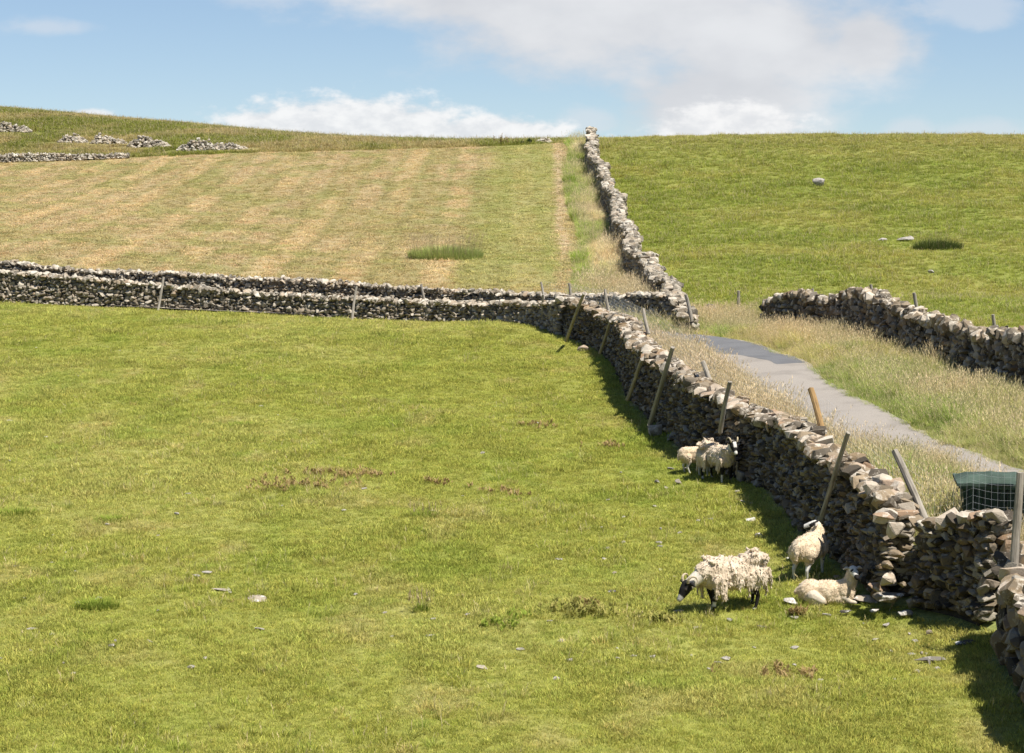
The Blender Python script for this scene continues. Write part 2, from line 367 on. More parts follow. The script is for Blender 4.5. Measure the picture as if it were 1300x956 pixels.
def make_sheep(label, loc, yaw, scale, pose, shaggy=0., mat=M_LAMB, leg_patch=0, face='black', horns=False, neck=((.42, 0, .62), (.62, 0, .72)), head_dir=(1, 0, -.3), name='sheep', body_len=1.0, seed=1, tail=True, legs_fwd=(0, 0, 0, 0), roll=0):
    rnd = random.Random(seed); g = np.random.default_rng(seed)
    root = empty(name, loc, yaw); root.scale = (scale,) * 3
    tag(root, label, 'sheep', 'sheep in the near field')
    lying = pose == 'lying'
    dz = -.33 if lying else 0
    bl = body_len
    torso = [((-.30 * bl, 0, .56 + dz), (.27, .20, .23)), ((0, 0, .54 + dz), (.34, .225, .25)), ((.28 * bl, 0, .56 + dz), (.24, .19, .24)), ((-.42 * bl, 0, .57 + dz), (.14, .14, .16))]
    # --- body: continuous hide mesh with torso core, neck, head, legs
    prims = [(c, tuple(r * .86 for r in rr)) for c, rr in torso]; tags = [('t', p[0], min(p[1])) for p in prims]
    n0, n1 = np.array(neck[0], float), np.array(neck[1], float)
    n0[2] += dz; n1[2] += dz
    nk = chain([(.30 * bl, 0, .60 + dz), n0, n1], [.14, .115, .085]); prims += nk; tags += [('n', p[0], p[1]) for p in nk]
    hd = np.array(head_dir, float); hd /= np.linalg.norm(hd); side = np.cross((0, 0, 1), hd); side /= np.linalg.norm(side); upv = np.cross(hd, side)
    hp = [(n1 + hd * .02 + upv * .01, .088), (n1 + hd * .09, .078), (n1 + hd * .155 - upv * .015, .058), (n1 + hd * .205 - upv * .025, .046), (n1 + hd * .235 - upv * .03, .038)]
    hpts = [tuple(p) for p, _ in hp]; hr = [r for _, r in hp]
    hc = chain(hpts, hr); prims += hc; tags += [('h', p[0], p[1]) for p in hc]
    for s in (-1, 1):     # ears
        e = chain([tuple(n1 + side * s * .06 + upv * .03), tuple(n1 + side * s * .125 + upv * .045 - hd * .01), tuple(n1 + side * s * .19 + upv * .02)], [.022, .030, .010]); prims += e; tags += [('e', p[0], p[1]) for p in e]
        ey = [(tuple(n1 + hd * .09 + side * s * .062 + upv * .03), .02)]; prims += ey; tags += [('y', p[0], p[1]) for p in ey]
    legs = []
    if not lying:
        for i, (lx, ly) in enumerate(((.30, .11), (.30, -.11), (-.34, .12), (-.34, -.12))):
            f = legs_fwd[i]
            if lx > 0: pts = [(lx * bl, ly, .45), (lx * bl + .01 + f * .4, ly, .30), (lx * bl + .0 + f * .75, ly, .16), (lx * bl + f, ly, .045), (lx * bl + .025 + f, ly, .02)]; rr = [.075, .042, .027, .024, .028]
            else: pts = [(lx * bl, ly, .47), (lx * bl + .05 + f * .3, ly, .36), (lx * bl - .06 + f * .7, ly, .21), (lx * bl - .035 + f, ly, .05), (lx * bl - .01 + f, ly, .02)]; rr = [.10, .065, .030, .024, .028]
            ch = chain(pts, rr); prims += ch; tags += [('l', p[0], p[1]) for p in ch]
    else:
        for s in (-1, 1):
            ch = chain([(.30 * bl, s * .13, .14), (.40 * bl, s * .13, .07), (.52 * bl, s * .10, .045), (.44 * bl, s * .08, .035)], [.08, .05, .035, .03]); prims += ch; tags += [('l', p[0], p[1]) for p in ch]
            ch = chain([(-.28 * bl, s * .17, .16), (-.12 * bl, s * .22, .09), (-.25 * bl, s * .24, .04), (-.10 * bl, s * .23, .035)], [.13, .09, .04, .03]); prims += ch; tags += [('l', p[0], p[1]) for p in ch]
    me = remeshed(prims, .011, 2); me.name = 'body'
    V = np.empty(len(me.vertices) * 3); me.vertices.foreach_get('co', V); V = V.reshape(-1, 3)
    pc = np.array([t[1] for t in tags]); pr = np.array([t[2] for t in tags])
    col = np.empty((len(V), 3))
    for s in range(0, len(V), 5000):
        dd = np.linalg.norm(V[s:s + 5000, None] - pc[None], axis=2) - pr[None]; ix = dd.argmin(1)
        for j, k in enumerate(ix):
            t = tags[k][0]; v = V[s + j]; c = (.70, .60, .46)
            if t == 'h':
                along = float(np.dot(v - n1, hd)); upo = float(np.dot(v - n1, upv)); sd = abs(float(np.dot(v - n1, side)))
                if face == 'black': c = BLK if along < .19 else (.50, .47, .43)
                elif face == 'mottled': c = WHT; 
                if face == 'mottled' and (vnoise(v[0] * 22 + seed, v[2] * 22 + v[1] * 17, seed) > .52 or along > .215): c = BLK
                if face == 'blaze': c = WHT if (sd < .035 and upo > 0 and along > .02 and along < .14) or along > .21 else BLK
                if face == 'white': c = WHT if along < .195 else BLK
                if face == 'white' and upo > .02 and .07 < along < .11 and sd > .03: c = BLK
            elif t == 'y': c = BLK if face != 'black' else (.05, .04, .03)
            elif t == 'e': c = BLK if face in ('black', 'blaze') else (.55, .48, .40)
            elif t == 'l':
                if leg_patch == 'white': c = WHT if vnoise(v[2] * 14 + seed, v[0] * 5 + v[1] * 9, 3) < .9 or v[2] > .3 else BLK
                else: c = BLK if vnoise(v[2] * 13 + seed, v[0] * 6 + v[1] * 7, 5) < .55 + (.35 if v[2] > .2 else 0) else WHT
                if v[2] > .34 and leg_patch == 'white': c = (.70, .60, .46)
                if lying: c = (.60, .52, .40)
                if v[2] < .028 and not lying: c = (.05, .045, .04)
            elif t == 'n': c = (.72, .64, .52)
            col[s + j] = c
    vcol(me, 'coat', col); link('body', me, M_HIDE, root)
    # --- fleece
    fl = [(c, tuple(np.array(rr) * (.93 if shaggy else 1))) for c, rr in torso]
    kn = .8 if shaggy else .92
    if not shaggy: fl += chain([(.28 * bl, 0, .60 + dz), n0, tuple(n0 * .25 + n1 * .75)], [.17, .135, .10])
    else: fl += chain([(.26 * bl, 0, .60 + dz), tuple(n0 * .9 + np.array([.3, 0, .6 + dz]) * .1)], [.19, .145])
    if not lying:
        for s in (-1, 1):
            fl += chain([(-.33 * bl, s * .11, .50), (-.31 * bl, s * .115, .38), (-.355 * bl + legs_fwd[2 if s > 0 else 3] * .5, s * .115, .30)], [.15, .095, .05]); fl += chain([(.28 * bl, s * .10, .50), (.29 * bl, s * .10, .40)], [.13, .07])
    else:
        for s in (-1, 1): fl += [((-.19 * bl, s * .19, .075), (.17, .095, .085)), ((-.25 * bl, s * .14, .14), (.2, .12, .13)), ((.22 * bl, s * .1, .13), (.17, .1, .12))]
        fl += [((0, 0, .12), (.38, .2, .11))]
    if tail and not shaggy: fl += chain([(-.53 * bl, 0, .62 + dz), (-.59 * bl, 0, .52 + dz), (-.59 * bl, 0, .42 + dz)] if not lying else [(-.5, 0, .3), (-.58, 0, .2)], [.05, .045, .03] if not lying else [.05, .035])
    if shaggy:
        fl += [((-.36 * bl, 0, .70 + dz), (.24, .19, .12))]                  # raised hump of felted wool at the rump
        for _ in range(44):       # hanging locks
            t = rnd.choice((rnd.uniform(-.52, -.15), rnd.uniform(.12, .42), rnd.uniform(-.5, .42))); s = rnd.choice((-1, 1)); hang = rnd.uniform(.08, .2) * (1.3 if t < -.15 or t > .2 else .45)
            z0 = .46 + rnd.uniform(-.04, .12) + 0 * t; yy = s * (.19 + rnd.uniform(0, .03)); w = rnd.uniform(.018, .034)
            fl += chain([(t * bl, yy, z0), (t * bl + rnd.uniform(-.03, .03), yy * rnd.uniform(.9, 1.05), z0 - hang)], [w, w * .45], .6)
        for _ in range(16):
            zz = rnd.uniform(.45, .62); yy = rnd.uniform(-.12, .12); fl += chain([(-.53 * bl, yy, zz), (-.58 * bl, yy * 1.1, zz - rnd.uniform(.15, .3))], [.035, .014], .6)
        for _ in range(12):
            t = rnd.choice((rnd.uniform(-.5, -.2), rnd.uniform(.15, .42))); a = rnd.uniform(-1.3, 1.3); fl.append(((t * bl, .215 * math.sin(a), .55 + .235 * math.cos(a) + (.06 if t < -.15 else 0)), (rnd.uniform(.05, .09), rnd.uniform(.04, .06), rnd.uniform(.015, .022)), Euler((rnd.uniform(-.6, .6), rnd.uniform(-.6, .6), rnd.uniform(0, 3)))))
    fm = remeshed(fl, .013, 2 if shaggy else 5); V = np.empty(len(fm.vertices) * 3); fm.vertices.foreach_get('co', V); V = V.reshape(-1, 3)
    N_ = np.empty(len(fm.vertices) * 3); fm.vertices.foreach_get('normal', N_); N_ = N_.reshape(-1, 3)
    am = .017 if shaggy else .006; fq = 20 if shaggy else 26
    dsp = (fbm(V[:, 0] * fq + seed, V[:, 2] * fq + V[:, 1] * fq * .8, 7, 3) - .45) * 2 * am + (fbm(V[:, 0] * 6, V[:, 2] * 5 + V[:, 1] * 5, 19 + seed, 2) - .5) * .05
    V = V + N_ * dsp[:, None]; V[:, 2] = np.maximum(V[:, 2], .008 if lying else .15)
    
    # fibres: short drooping strands over the fleece
    nb = 5200 if shaggy else 4200; ii = g.integers(0, len(V), nb); P0 = V[ii]; NN = N_[ii]; ln = g.uniform(.015, .042, nb)[:, None] if shaggy else g.uniform(.012, .030, nb)[:, None]
    dn = np.array([0, 0, -1.]) - NN * (-NN[:, 2:3]); dn /= np.linalg.norm(dn, axis=1)[:, None] + 1e-6; dn = dn + g.normal(0, .45, (nb, 3))
    tip = P0 + (dn * .8 + NN * (.35 if shaggy else .55)) * ln; sdv = np.cross(NN, dn); sdv /= np.linalg.norm(sdv, axis=1)[:, None] + 1e-6
    tip[:, 2] = np.maximum(tip[:, 2], .005); wd = .010 if shaggy else .006
    fv = np.stack([P0 - sdv * wd - NN * .004, P0 + sdv * wd - NN * .004, tip], 1).reshape(-1, 3)
    T0 = [list(p.vertices) for p in fm.polygons]; k0 = len(V); bpy.data.meshes.remove(fm); fm = bpy.data.meshes.new('fleece')
    fm.from_pydata(np.concatenate([V, fv]).tolist(), [], T0 + [(k0 + 3 * j, k0 + 3 * j + 1, k0 + 3 * j + 2) for j in range(nb)]); fm.update()
    fm.polygons.foreach_set('use_smooth', np.ones(len(fm.polygons), bool)); link('fleece', fm, mat, root)
    if horns:
        for s in (-1, 1):
            pts = []; b = n1 + upv * .07 + side * s * .045 + hd * .0
            for i in range(11):
                t = i / 10; an = -1.2 + t * 4.4; rr = .062 * (1 - .1 * t)
                pts.append(tuple(b + side * s * (.02 + .075 * t) + (-hd) * (rr * math.sin(an) + .055) + upv * (rr * math.cos(an) - .02)))
            hm = remeshed(chain(pts, [.022 * (1 - .075 * i) for i in range(11)], .5), .006, 1); hm.name = 'horn'; link('horn', hm, M_HORN, root)
    return root
def gp(u, v): p = G(u, v); p = on_ground_px(u, v, p[1] - 4, p[1] + 6); return (p[0], p[1], z1(p[0], p[1]) - .015)
make_sheep('shaggy ewe with a black face and curled horns grazing head down', gp(928, 779), R(180 + 27), 1.06, 'stand', 1., M_WOOL, 'black', 'black', True,
           ((.44, 0, .60), (.68, -.02, .44)), (.62, 0, -.62), 'ewe', 1.0, 3, True, (.06, -.08, .05, -.06))
make_sheep('standing cream lamb seen from behind, looking back over its shoulder', gp(1027, 737), R(58), .90, 'stand', 0, M_LAMB, 'white', 'mottled', False,
           ((.38, .02, .72), (.40, .05, .85)), (-.35, 1, -.05), 'lamb', .95, 5, True, (0, .03, 0, 0))
make_sheep('cream lamb lying on the turf with its white face raised towards the camera', gp(1050, 771), R(-6), .80, 'lying', 0, M_LAMB, 'white', 'white', False,
           ((.42, 0, .74), (.45, -.04, .98)), (.35, -1, -.38), 'lamb', 1.0, 8, True)
make_sheep('horned ewe with a white blaze standing in the wall shade beside two lambs', gp(911, 613), R(-58), .95, 'stand', 1., M_WOOL, 'black', 'blaze', True,
           ((.42, 0, .70), (.50, 0, .86)), (.75, -.25, -.62), 'ewe', .95, 12, True)
make_sheep('lamb half hidden behind the horned ewe at the wall', gp(900, 602), R(60), .74, 'stand', 0, M_LAMB, 'white', 'mottled', False,
           ((.42, 0, .62), (.58, 0, .66)), (1, 0, -.4), 'lamb', .95, 14, True)
make_sheep('leftmost lamb of the trio at the wall, rump to the left', gp(881, 601), R(20), .70, 'stand', 0, M_LAMB, 'white', 'mottled', False,
           ((.42, 0, .60), (.60, 0, .58)), (1, 0, -.4), 'lamb', .85, 17, True, (0, 0, .08, .12))

# ------------------------------------------------------------------ ground sheet
def build_ground():
    a = np.concatenate([np.linspace(-3, -.34, 26)[:-1], np.linspace(-.34, .34, 430), np.linspace(.34, 3, 26)[1:]])
    ys = [-120, -80, -50, -30, -18, -10, -5, 0, 4, 8, 11, 14, 17]
    y = 19.
    while y < 185: ys.append(y); y *= 1.0036
    while y < 2500: ys.append(y); y *= 1.04
    ys = np.array(ys)
    Wd = np.maximum(ys, 16)
    X = a[None, :] * Wd[:, None]; Yg = np.repeat(ys[:, None], len(a), 1)
    Zg = Z(X, Yg)
    V = np.stack([X, Yg, Zg], -1).reshape(-1, 3)
    nr, ncl = X.shape
    i = (np.arange(nr - 1)[:, None] * ncl + np.arange(ncl - 1)[None]).ravel()
    T = np.stack([i, i + 1, i + ncl + 1, i + ncl], 1)
    me = tri_mesh('ground', V, T, True)
    zn = zone(V[:, 0], V[:, 1]); col = colour(V[:, 0], V[:, 1], zn)
    vcol(me, 'sward', col)
    o = link('ground', me, M_GROUND); tag(o, 'rolling green pasture and hay meadow ground', None, None, 'structure')
build_ground()

# ------------------------------------------------------------------ road
def resample(line, step):
    line = np.asarray(line, float); seg = np.hypot(*(line[1:, :2] - line[:-1, :2]).T); s = np.concatenate([[0], np.cumsum(seg)])
    q = np.arange(0, s[-1], step)
    return np.stack([np.interp(q, s, line[:, k]) for k in range(line.shape[1])], 1), q
def smooth_line(line, it=3):
    L = np.asarray(line, float)
    for _ in range(it):
        a = L[:-1] * .75 + L[1:] * .25; b = L[:-1] * .25 + L[1:] * .75
        m = np.empty((len(a) * 2, L.shape[1])); m[0::2] = a; m[1::2] = b; L = np.vstack([L[:1], m, L[-1:]])
    return L
ROADS = smooth_line(ROAD)
def half(y): return np.interp(y, [34, 42, 50, 58, 64], [1.0, 1.1, 1.2, 1.38, 1.45])
def strip(name, line, half_l, half_r, lift, mat, label, jag=.08, s0=None, s1=None, seed=1):
    pts, s = resample(line, .3)
    if s0 is not None: k = (s >= s0) & (s <= s1); pts, s = pts[k], s[k]
    d = np.gradient(pts, axis=0); d /= np.hypot(*d.T)[:, None]; nrm = np.stack([-d[:, 1], d[:, 0]], 1)
    K = 11; V = []
    for j in range(K):
        t = j / (K - 1); off = half_l * (1 - t) - half_r * t if not callable(half_l) else half_l(s) * (1 - t) - half_r(s) * t
        e = (abs(t - .5) * 2) ** 6
        off = off + e * jag * (fbm(s * 1.3, s * 0 + j, seed, 3) - .5) * 2
        xy = pts + nrm * (off[:, None] if np.ndim(off) else off)
        V.append(xy)
    V = np.stack(V, 1); zz = Z(V[..., 0], V[..., 1], False) + lift
    zz = np.repeat(zz.mean(1, keepdims=True) * 0, K, 1) + zz
    V3 = np.concatenate([V, zz[..., None]], -1).reshape(-1, 3)
    nr = len(pts); i = (np.arange(nr - 1)[:, None] * K + np.arange(K - 1)[None]).ravel()
    me = tri_mesh(name, V3, np.stack([i, i + K, i + K + 1, i + 1], 1), True)
    o = link(name, me, mat); tag(o, label, None, None, 'structure'); return o
_rp, _rs = resample(ROADS, .3); HW = lambda s: half(np.interp(s, _rs, _rp[:, 1]))
strip('road', ROADS, HW, HW, .13, mat_asphalt('old_asphalt', (.235, .21, .18), (.32, .285, .245)), 'narrow pale grey tarmac lane between the walls', .16)
# darker newer surfacing on the bend
_, ss = resample(ROADS, .3); pp, _ = resample(ROADS, .3)
sa = ss[np.argmin(np.hypot(pp[:, 0] - 6.65, pp[:, 1] - 53.3))]; sb = ss[np.argmin(np.hypot(pp[:, 0] + 2, pp[:, 1] - 72.4))]
strip('road_patch', ROADS, lambda s: np.interp(s - sa, [0, 1.0, 4, 5.5, 9.2, 9.6, 40], [-.5, -.45, .15, .5, .45, 1.28, 1.28]), lambda s: s * 0 + 1.3, .134,
      mat_asphalt('new_asphalt', (.115, .115, .118), (.165, .165, .165)), 'darker newer tarmac surfacing on the bend of the lane', .08, sa, sb, 5)

# ------------------------------------------------------------------ stones
def hull_stone(rng, npts=15, boxy=.45):
    bm = bmesh.new()
    for _ in range(npts):
        v = rng.normal(size=3); v /= np.linalg.norm(v)
        b = v / np.abs(v).max(); v = v * (1 - boxy) + b * boxy * .95
        v *= rng.uniform(.82, 1.05); bm.verts.new(v)
    r = bmesh.ops.convex_hull(bm, input=bm.verts)
    bmesh.ops.delete(bm, geom=[g for g in r['geom_interior'] if isinstance(g, bmesh.types.BMVert)], context='VERTS')
    bmesh.ops.triangulate(bm, faces=bm.faces)
    bm.verts.index_update()
    V = np.array([v.co[:] for v in bm.verts]); T = np.array([[l.index for l in f.verts] for f in bm.faces]); bm.free()
    V -= (V.max(0) + V.min(0)) / 2; V /= (V.max(0) - V.min(0)) / 2
    return V, T
def rough_stone(rng, sub=2, npts=13):
    bm = bmesh.new()
    for _ in range(npts):
        v = rng.normal(size=3); v /= np.linalg.norm(v); b = v / np.abs(v).max(); v = v * .5 + b * .5; bm.verts.new(v * rng.uniform(.75, 1.1))
    r = bmesh.ops.convex_hull(bm, input=bm.verts)
    bmesh.ops.delete(bm, geom=[g for g in r['geom_interior'] if isinstance(g, bmesh.types.BMVert)], context='VERTS')
    bmesh.ops.bevel(bm, geom=bm.edges[:] , offset=.09, segments=1, affect='EDGES', profile=.5)
    bmesh.ops.triangulate(bm, faces=bm.faces)
    bmesh.ops.subdivide_edges(bm, edges=bm.edges, cuts=1, use_grid_fill=True)
    bmesh.ops.triangulate(bm, faces=bm.faces)
    s = rng.uniform(0, 99)
    for v in bm.verts:
        k = float(fbm(v.co.x * 2.2 + s, v.co.y * 2.2 + v.co.z * 3.1, 3, 3)) - .5
        v.co *= 1 + .22 * k
    bm.verts.index_update()
    V = np.array([v.co[:] for v in bm.verts]); T = np.array([[l.index for l in f.verts] for f in bm.faces]); bm.free()
    V -= (V.max(0) + V.min(0)) / 2; V /= (V.max(0) - V.min(0)) / 2
    return V, T
PROTO = [hull_stone(RNG, 20 + k % 9, .35 + .3 * (k % 3) / 2) for k in range(44)]
RPROTO = [rough_stone(RNG) for k in range(16)]
def rotm(rx, ry, rz): return np.array(Euler((rx, ry, rz)).to_matrix())
class Pile:
    def __init__(s, protos=PROTO): s.V = []; s.T = []; s.n = 0; s.p = protos
    def add(s, pos, size, rot, k=None):
        V, T = s.p[random.randrange(len(s.p)) if k is None else k]
        v = (V * (np.asarray(size) / 2)) @ rot.T + np.asarray(pos)
        s.V.append(v); s.T.append(T + s.n); s.n += len(v)
    def prism(s, quadsV, T): s.V.append(quadsV); s.T.append(T + s.n); s.n += len(quadsV)
    def mesh(s, name): return tri_mesh(name, np.concatenate(s.V), np.concatenate(s.T))

def build_wall(name, label, line, height, mat, side=1, thick=.72, top_t=.42, stone=(.25, .125), cope=(.30, .15, .36), faces=(1, -1), from_face=False,
               group='drystone walls around the fields', rag=.10, wob=0):
    """line: (x, y) of the centre (or of the visible face); height: metres above ground, or absolute top z when 'top'"""
    tops = height
    line = np.array(line, float)
    L = np.column_stack([line[:, :2], tops[0], ]) if isinstance(tops, tuple) else np.column_stack([line[:, :2], tops])
    absz = isinstance(tops, tuple)
    pts, s = resample(L, .25)
    xy = pts[:, :2].copy()
    k = 5; pad = np.pad(xy, ((k, k), (0, 0)), 'edge'); xy = np.stack([np.convolve(pad[:, c], np.ones(2 * k + 1) / (2 * k + 1), 'valid') for c in (0, 1)], 1)
    if wob: xy[:, 0] += wob * (fbm(s / 3.2, s * 0, 77, 2) - .5) * 2 * sst(0, 9, s)
    d = np.gradient(xy, axis=0); d /= np.hypot(*d.T)[:, None]; nrm = np.stack([-d[:, 1], d[:, 0]], 1)
    if from_face: xy = xy + nrm * from_face * thick / 2
    gz = Z(xy[:, 0], xy[:, 1], False)
    hh = (pts[:, 2] - gz) if absz else pts[:, 2]
    hh = hh + rag * (fbm(s * .7, s * 0, 5, 3) - .5) * 2
    hh = np.maximum(hh, .18)
    tot = s[-1]
    def at(q):
        return (np.array([np.interp(q, s, xy[:, 0]), np.interp(q, s, xy[:, 1])]), np.array([np.interp(q, s, d[:, 0]), np.interp(q, s, d[:, 1])]),
                np.interp(q, s, gz), np.interp(q, s, hh))
    root = empty(name, (*xy[len(xy) // 2], gz[len(xy) // 2])); off = np.array(root.location)
    tag(root, label, 'stone wall', group)
    pl = Pile()
    capz = cope[2] * .55
    for f in faces:
        zc = .02
        hmax = hh.max() - capz
        while zc < hmax + .05:
            ch = stone[1] * random.uniform(.75, 1.35); q = random.uniform(0, .2)
            while q < tot:
                ln = stone[0] * random.choice((.55, .7, .85, 1, 1.15, 1.5)) * random.uniform(.85, 1.15)
                c, dr, g, h = at(min(q + ln / 2, tot)); body = h - capz
                if zc < body + random.uniform(-.05, .04) :
                    t = min(1, zc / max(body, .3)); half = (thick * (1 - t) + top_t * t) / 2
                    nn = np.array([-dr[1], dr[0]]) * f
                    dep = random.uniform(.2, .34)
                    o = half - dep / 2 + random.uniform(-.06, .06)
                    ang = math.atan2(dr[1], dr[0])
                    pos = (*(c + nn * o), g + zc + ch / 2 + random.uniform(-.025, .025))
                    pl.add(pos - off, (ln * 1.02, dep, ch * random.uniform(.7, 1.6)), rotm(random.gauss(0, .2), random.gauss(0, .27), ang + random.gauss(0, .28)))
                q += ln * .93
            zc += ch * .9
    body_pl, pl = pl, Pile()
    # rubble top and cope stones
    q = 0
    while q < tot:
        ln = cope[1] * random.uniform(.6, 1.6)
        c, dr, g, h = at(min(q + ln / 2, tot)); nn = np.array([-dr[1], dr[0]]); ang = math.atan2(dr[1], dr[0])
        for kx in range(2):
            o = random.uniform(-.1, .1)
            big = random.random() < .8
            H = cope[2] * random.uniform(.5, 1.05) if big else cope[2] * .4
            lean = random.gauss(.35, .3)
            pos = (*(c + nn * (o + (kx - .5) * top_t * .6)), g + h - capz + H * .28 + random.uniform(-.03, .05))
            pl.add(pos - off, (ln * random.uniform(.8, 1.5), top_t * random.uniform(.6, .95), H), rotm(random.gauss(0, .2), lean, ang + random.gauss(0, .25)))
        q += ln * .85
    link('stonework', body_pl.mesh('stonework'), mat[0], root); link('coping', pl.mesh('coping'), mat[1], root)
    # dark rubble core
    m = np.arange(0, len(s), 2); V = []; 
    for i in m:
        n2 = nrm[i]; b = thick / 2 - .14; t = top_t / 2 - .1; hb = max(.08, hh[i] - capz - .04)
        for sgn, zz in ((1, -.2), (1, hb), (-1, hb), (-1, -.2)):
            w = b if zz < 0 else t
            V.append((*(xy[i] + n2 * w * sgn), gz[i] + zz))
    V = np.array(V) - off; T = []
    for a in range(len(m) - 1):
        for j in range(4): T.append((a * 4 + j, a * 4 + (j + 1) % 4, a * 4 + 4 + (j + 1) % 4, a * 4 + 4 + j))
    T.append((0, 1, 2, 3)); e = (len(m) - 1) * 4; T.append((e + 3, e + 2, e + 1, e))
    link('rubble_core', tri_mesh('rubble_core', V, np.array(T)), M_CORE, root)
    return root
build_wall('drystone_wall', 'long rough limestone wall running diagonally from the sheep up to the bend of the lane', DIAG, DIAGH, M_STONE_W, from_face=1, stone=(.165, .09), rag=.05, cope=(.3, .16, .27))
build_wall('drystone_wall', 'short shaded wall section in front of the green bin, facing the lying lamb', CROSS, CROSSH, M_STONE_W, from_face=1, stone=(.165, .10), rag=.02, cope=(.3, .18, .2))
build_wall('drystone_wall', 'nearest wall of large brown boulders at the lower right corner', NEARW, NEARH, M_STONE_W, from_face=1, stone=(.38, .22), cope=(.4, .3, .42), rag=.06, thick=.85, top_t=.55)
build_wall('drystone_wall', 'grey field wall along the far edge of the near pasture, with two leaning posts against it', FRONT, (FRONT[:, 2],), M_STONE_F, stone=(.19, .10), faces=(-1,), rag=.06, cope=(.2, .13, .2))
build_wall('drystone_wall', 'grey wall bounding the bottom of the hay meadow, behind the pasture wall', BACK, (BACK[:, 2],), M_STONE_F, stone=(.19, .10), faces=(-1,), rag=.08, cope=(.2, .13, .2))
build_wall('drystone_wall', 'crooked wall climbing the hill to the skyline between hay meadow and green hillside', CREST, (CREST[:, 2],), M_STONE_F, stone=(.25, .13), thick=.8, top_t=.5, rag=.24, cope=(.26, .2, .34), wob=.55)
build_wall('drystone_wall', 'wall on the right bank above the tall verge grass, its far end crumbling', WB, (WB[:, 2],), M_STONE, stone=(.27, .15), cope=(.36, .22, .42), faces=(1, -1), rag=.05)

# low far walls and heaps on the left hill
LOW = uvY(((-120, 196, 160), (0, 195.5, 160), (90, 195, 161), (172, 194.5, 162.5)))
build_wall('drystone_wall', 'low thin broken wall line at the top left of the hay meadow', LOW, (LOW[:, 2],), (M_STONE_H, M_STONE_H), stone=(.3, .15), faces=(-1,), rag=.12, thick=.7)
HEAPS = []
def heap(u0, u1, vb, hpx, label, Y, asym=.5, Yend=None):
    hpx *= 1.35; a = P(u0, vb, Y); b = P(u1, vb, Yend or Y); ppm = F / Y; H = hpx / ppm; HEAPS.append(np.array([a[:2], b[:2]])); pl = Pile()
    L = np.hypot(*(b - a)[:2]); mid = (a + b) / 2; gz = z1(mid[0], mid[1]); off = np.array([mid[0], mid[1], gz])
    cnt = int(L * 60)
    for _ in range(cnt):
        t = random.random(); prof = (min(t / asym, (1 - t) / (1 - asym))) ** .6
        w = .75 * prof + .1; y = random.uniform(-w, w); h = H * prof * (1 - (abs(y) / (w + .01)) ** 1.5) * random.uniform(.6, 1)
        xy = a[:2] * (1 - t) + b[:2] * t + np.array([0, y]); g = z1(*xy)
        z = random.uniform(0, 1) ** .5 * h
        s = random.uniform(.16, .42)
        pl.add(np.array([*xy, g + z]) - off, (s, s * random.uniform(.6, 1), s * random.uniform(.4, .8)), rotm(*[random.uniform(-.6, .6) for _ in range(3)]))
    o = link('stone_heap', pl.mesh('stone_heap'), M_STONE_H, loc=off); tag(o, label, 'stone heap', 'collapsed wall heaps on the left hill'); return o  # sunlit paleness of the heap is in the stone colour
for u0, u1, vb, hpx, Y, lab, asy in ((-20, 40, 167, 12, 188, 'heap of pale wall stones at the left frame edge on the hill', .3), (74, 110, 177, 10, 178, 'small rounded stone heap, second from the left on the hill', .5),
                         (116, 160, 178, 10, 177, 'stone heap between the small rounded one and the long sloping one', .25), (162, 216, 184, 13, 173, 'stone heap with a long tail sloping right', .3), (226, 314, 191, 13, 168, 'longest and largest of the collapsed stone heaps on the hill', .25)):
    heap(u0, u1, vb, hpx, lab, Y, asy)

# ------------------------------------------------------------------ grass tufts
def blade(V, T, base, ang, h, w, bend, seg=2, phase=0):
    dx, dy = math.cos(ang), math.sin(ang); px, py = -math.sin(ang + phase), math.cos(ang + phase); i = len(V)
    for k in range(seg):
        t = k / seg; r = bend * h * t ** 1.8; zz = h * t * (1 - .25 * bend * t); ww = w * (1 - .55 * t) / 2
        for s in (-1, 1): V.append((base[0] + dx * r + px * ww * s, base[1] + dy * r + py * ww * s, base[2] + zz))
    V.append((base[0] + dx * bend * h, base[1] + dy * bend * h, base[2] + h * (1 - .25 * bend)))
    for k in range(seg - 1):
        a = i + 2 * k; T += [(a, a + 1, a + 3), (a, a + 3, a + 2)]
    a = i + 2 * (seg - 1); T.append((a, a + 1, a + 2))
def tuft(name, nb, rad, h0, h1, w, bend, seeds=0, sh=(.5, .8), lean=0):
    V, T = [], []
    for _ in range(nb):
        r = rad * math.sqrt(random.random()); a = random.uniform(0, 6.283)
        blade(V, T, (r * math.cos(a), r * math.sin(a), -.01), a + random.gauss(0, 1.0), random.uniform(h0, h1), w * random.uniform(.7, 1.3), random.uniform(*bend), 2, random.gauss(0, .6))
    n0 = len(T)
    for _ in range(seeds):
        r = rad * math.sqrt(random.random()); a = random.uniform(0, 6.283); b = (r * math.cos(a), r * math.sin(a), 0); h = random.uniform(*sh)
        an = a + random.gauss(lean, .9); bd = random.uniform(.1, .45)
        blade(V, T, b, an, h, w * .55, bd, 2)
        tx, ty = b[0] + math.cos(an) * bd * h, b[1] + math.sin(an) * bd * h; tz = h * (1 - .25 * bd)
        for q in range(4):
            blade(V, T, (tx - math.cos(an) * .02 * q, ty - math.sin(an) * .02 * q, tz - .03 * q - .02), random.uniform(0, 6.28), random.uniform(.04, .07), .014, random.uniform(.1, .6), 1)
    me = tri_mesh(name, V, T); o = bpy.data.objects.new(name, me); me.materials.append(M_BLADE); me.materials.append(M_SEED)
    mi = np.zeros(len(T), np.int32); mi[n0:] = 1; me.polygons.foreach_set('material_index', mi)
    return o
def coll(name, objs):
    c = bpy.data.collections.new(name)
    for o in objs: c.objects.link(o)
    return c
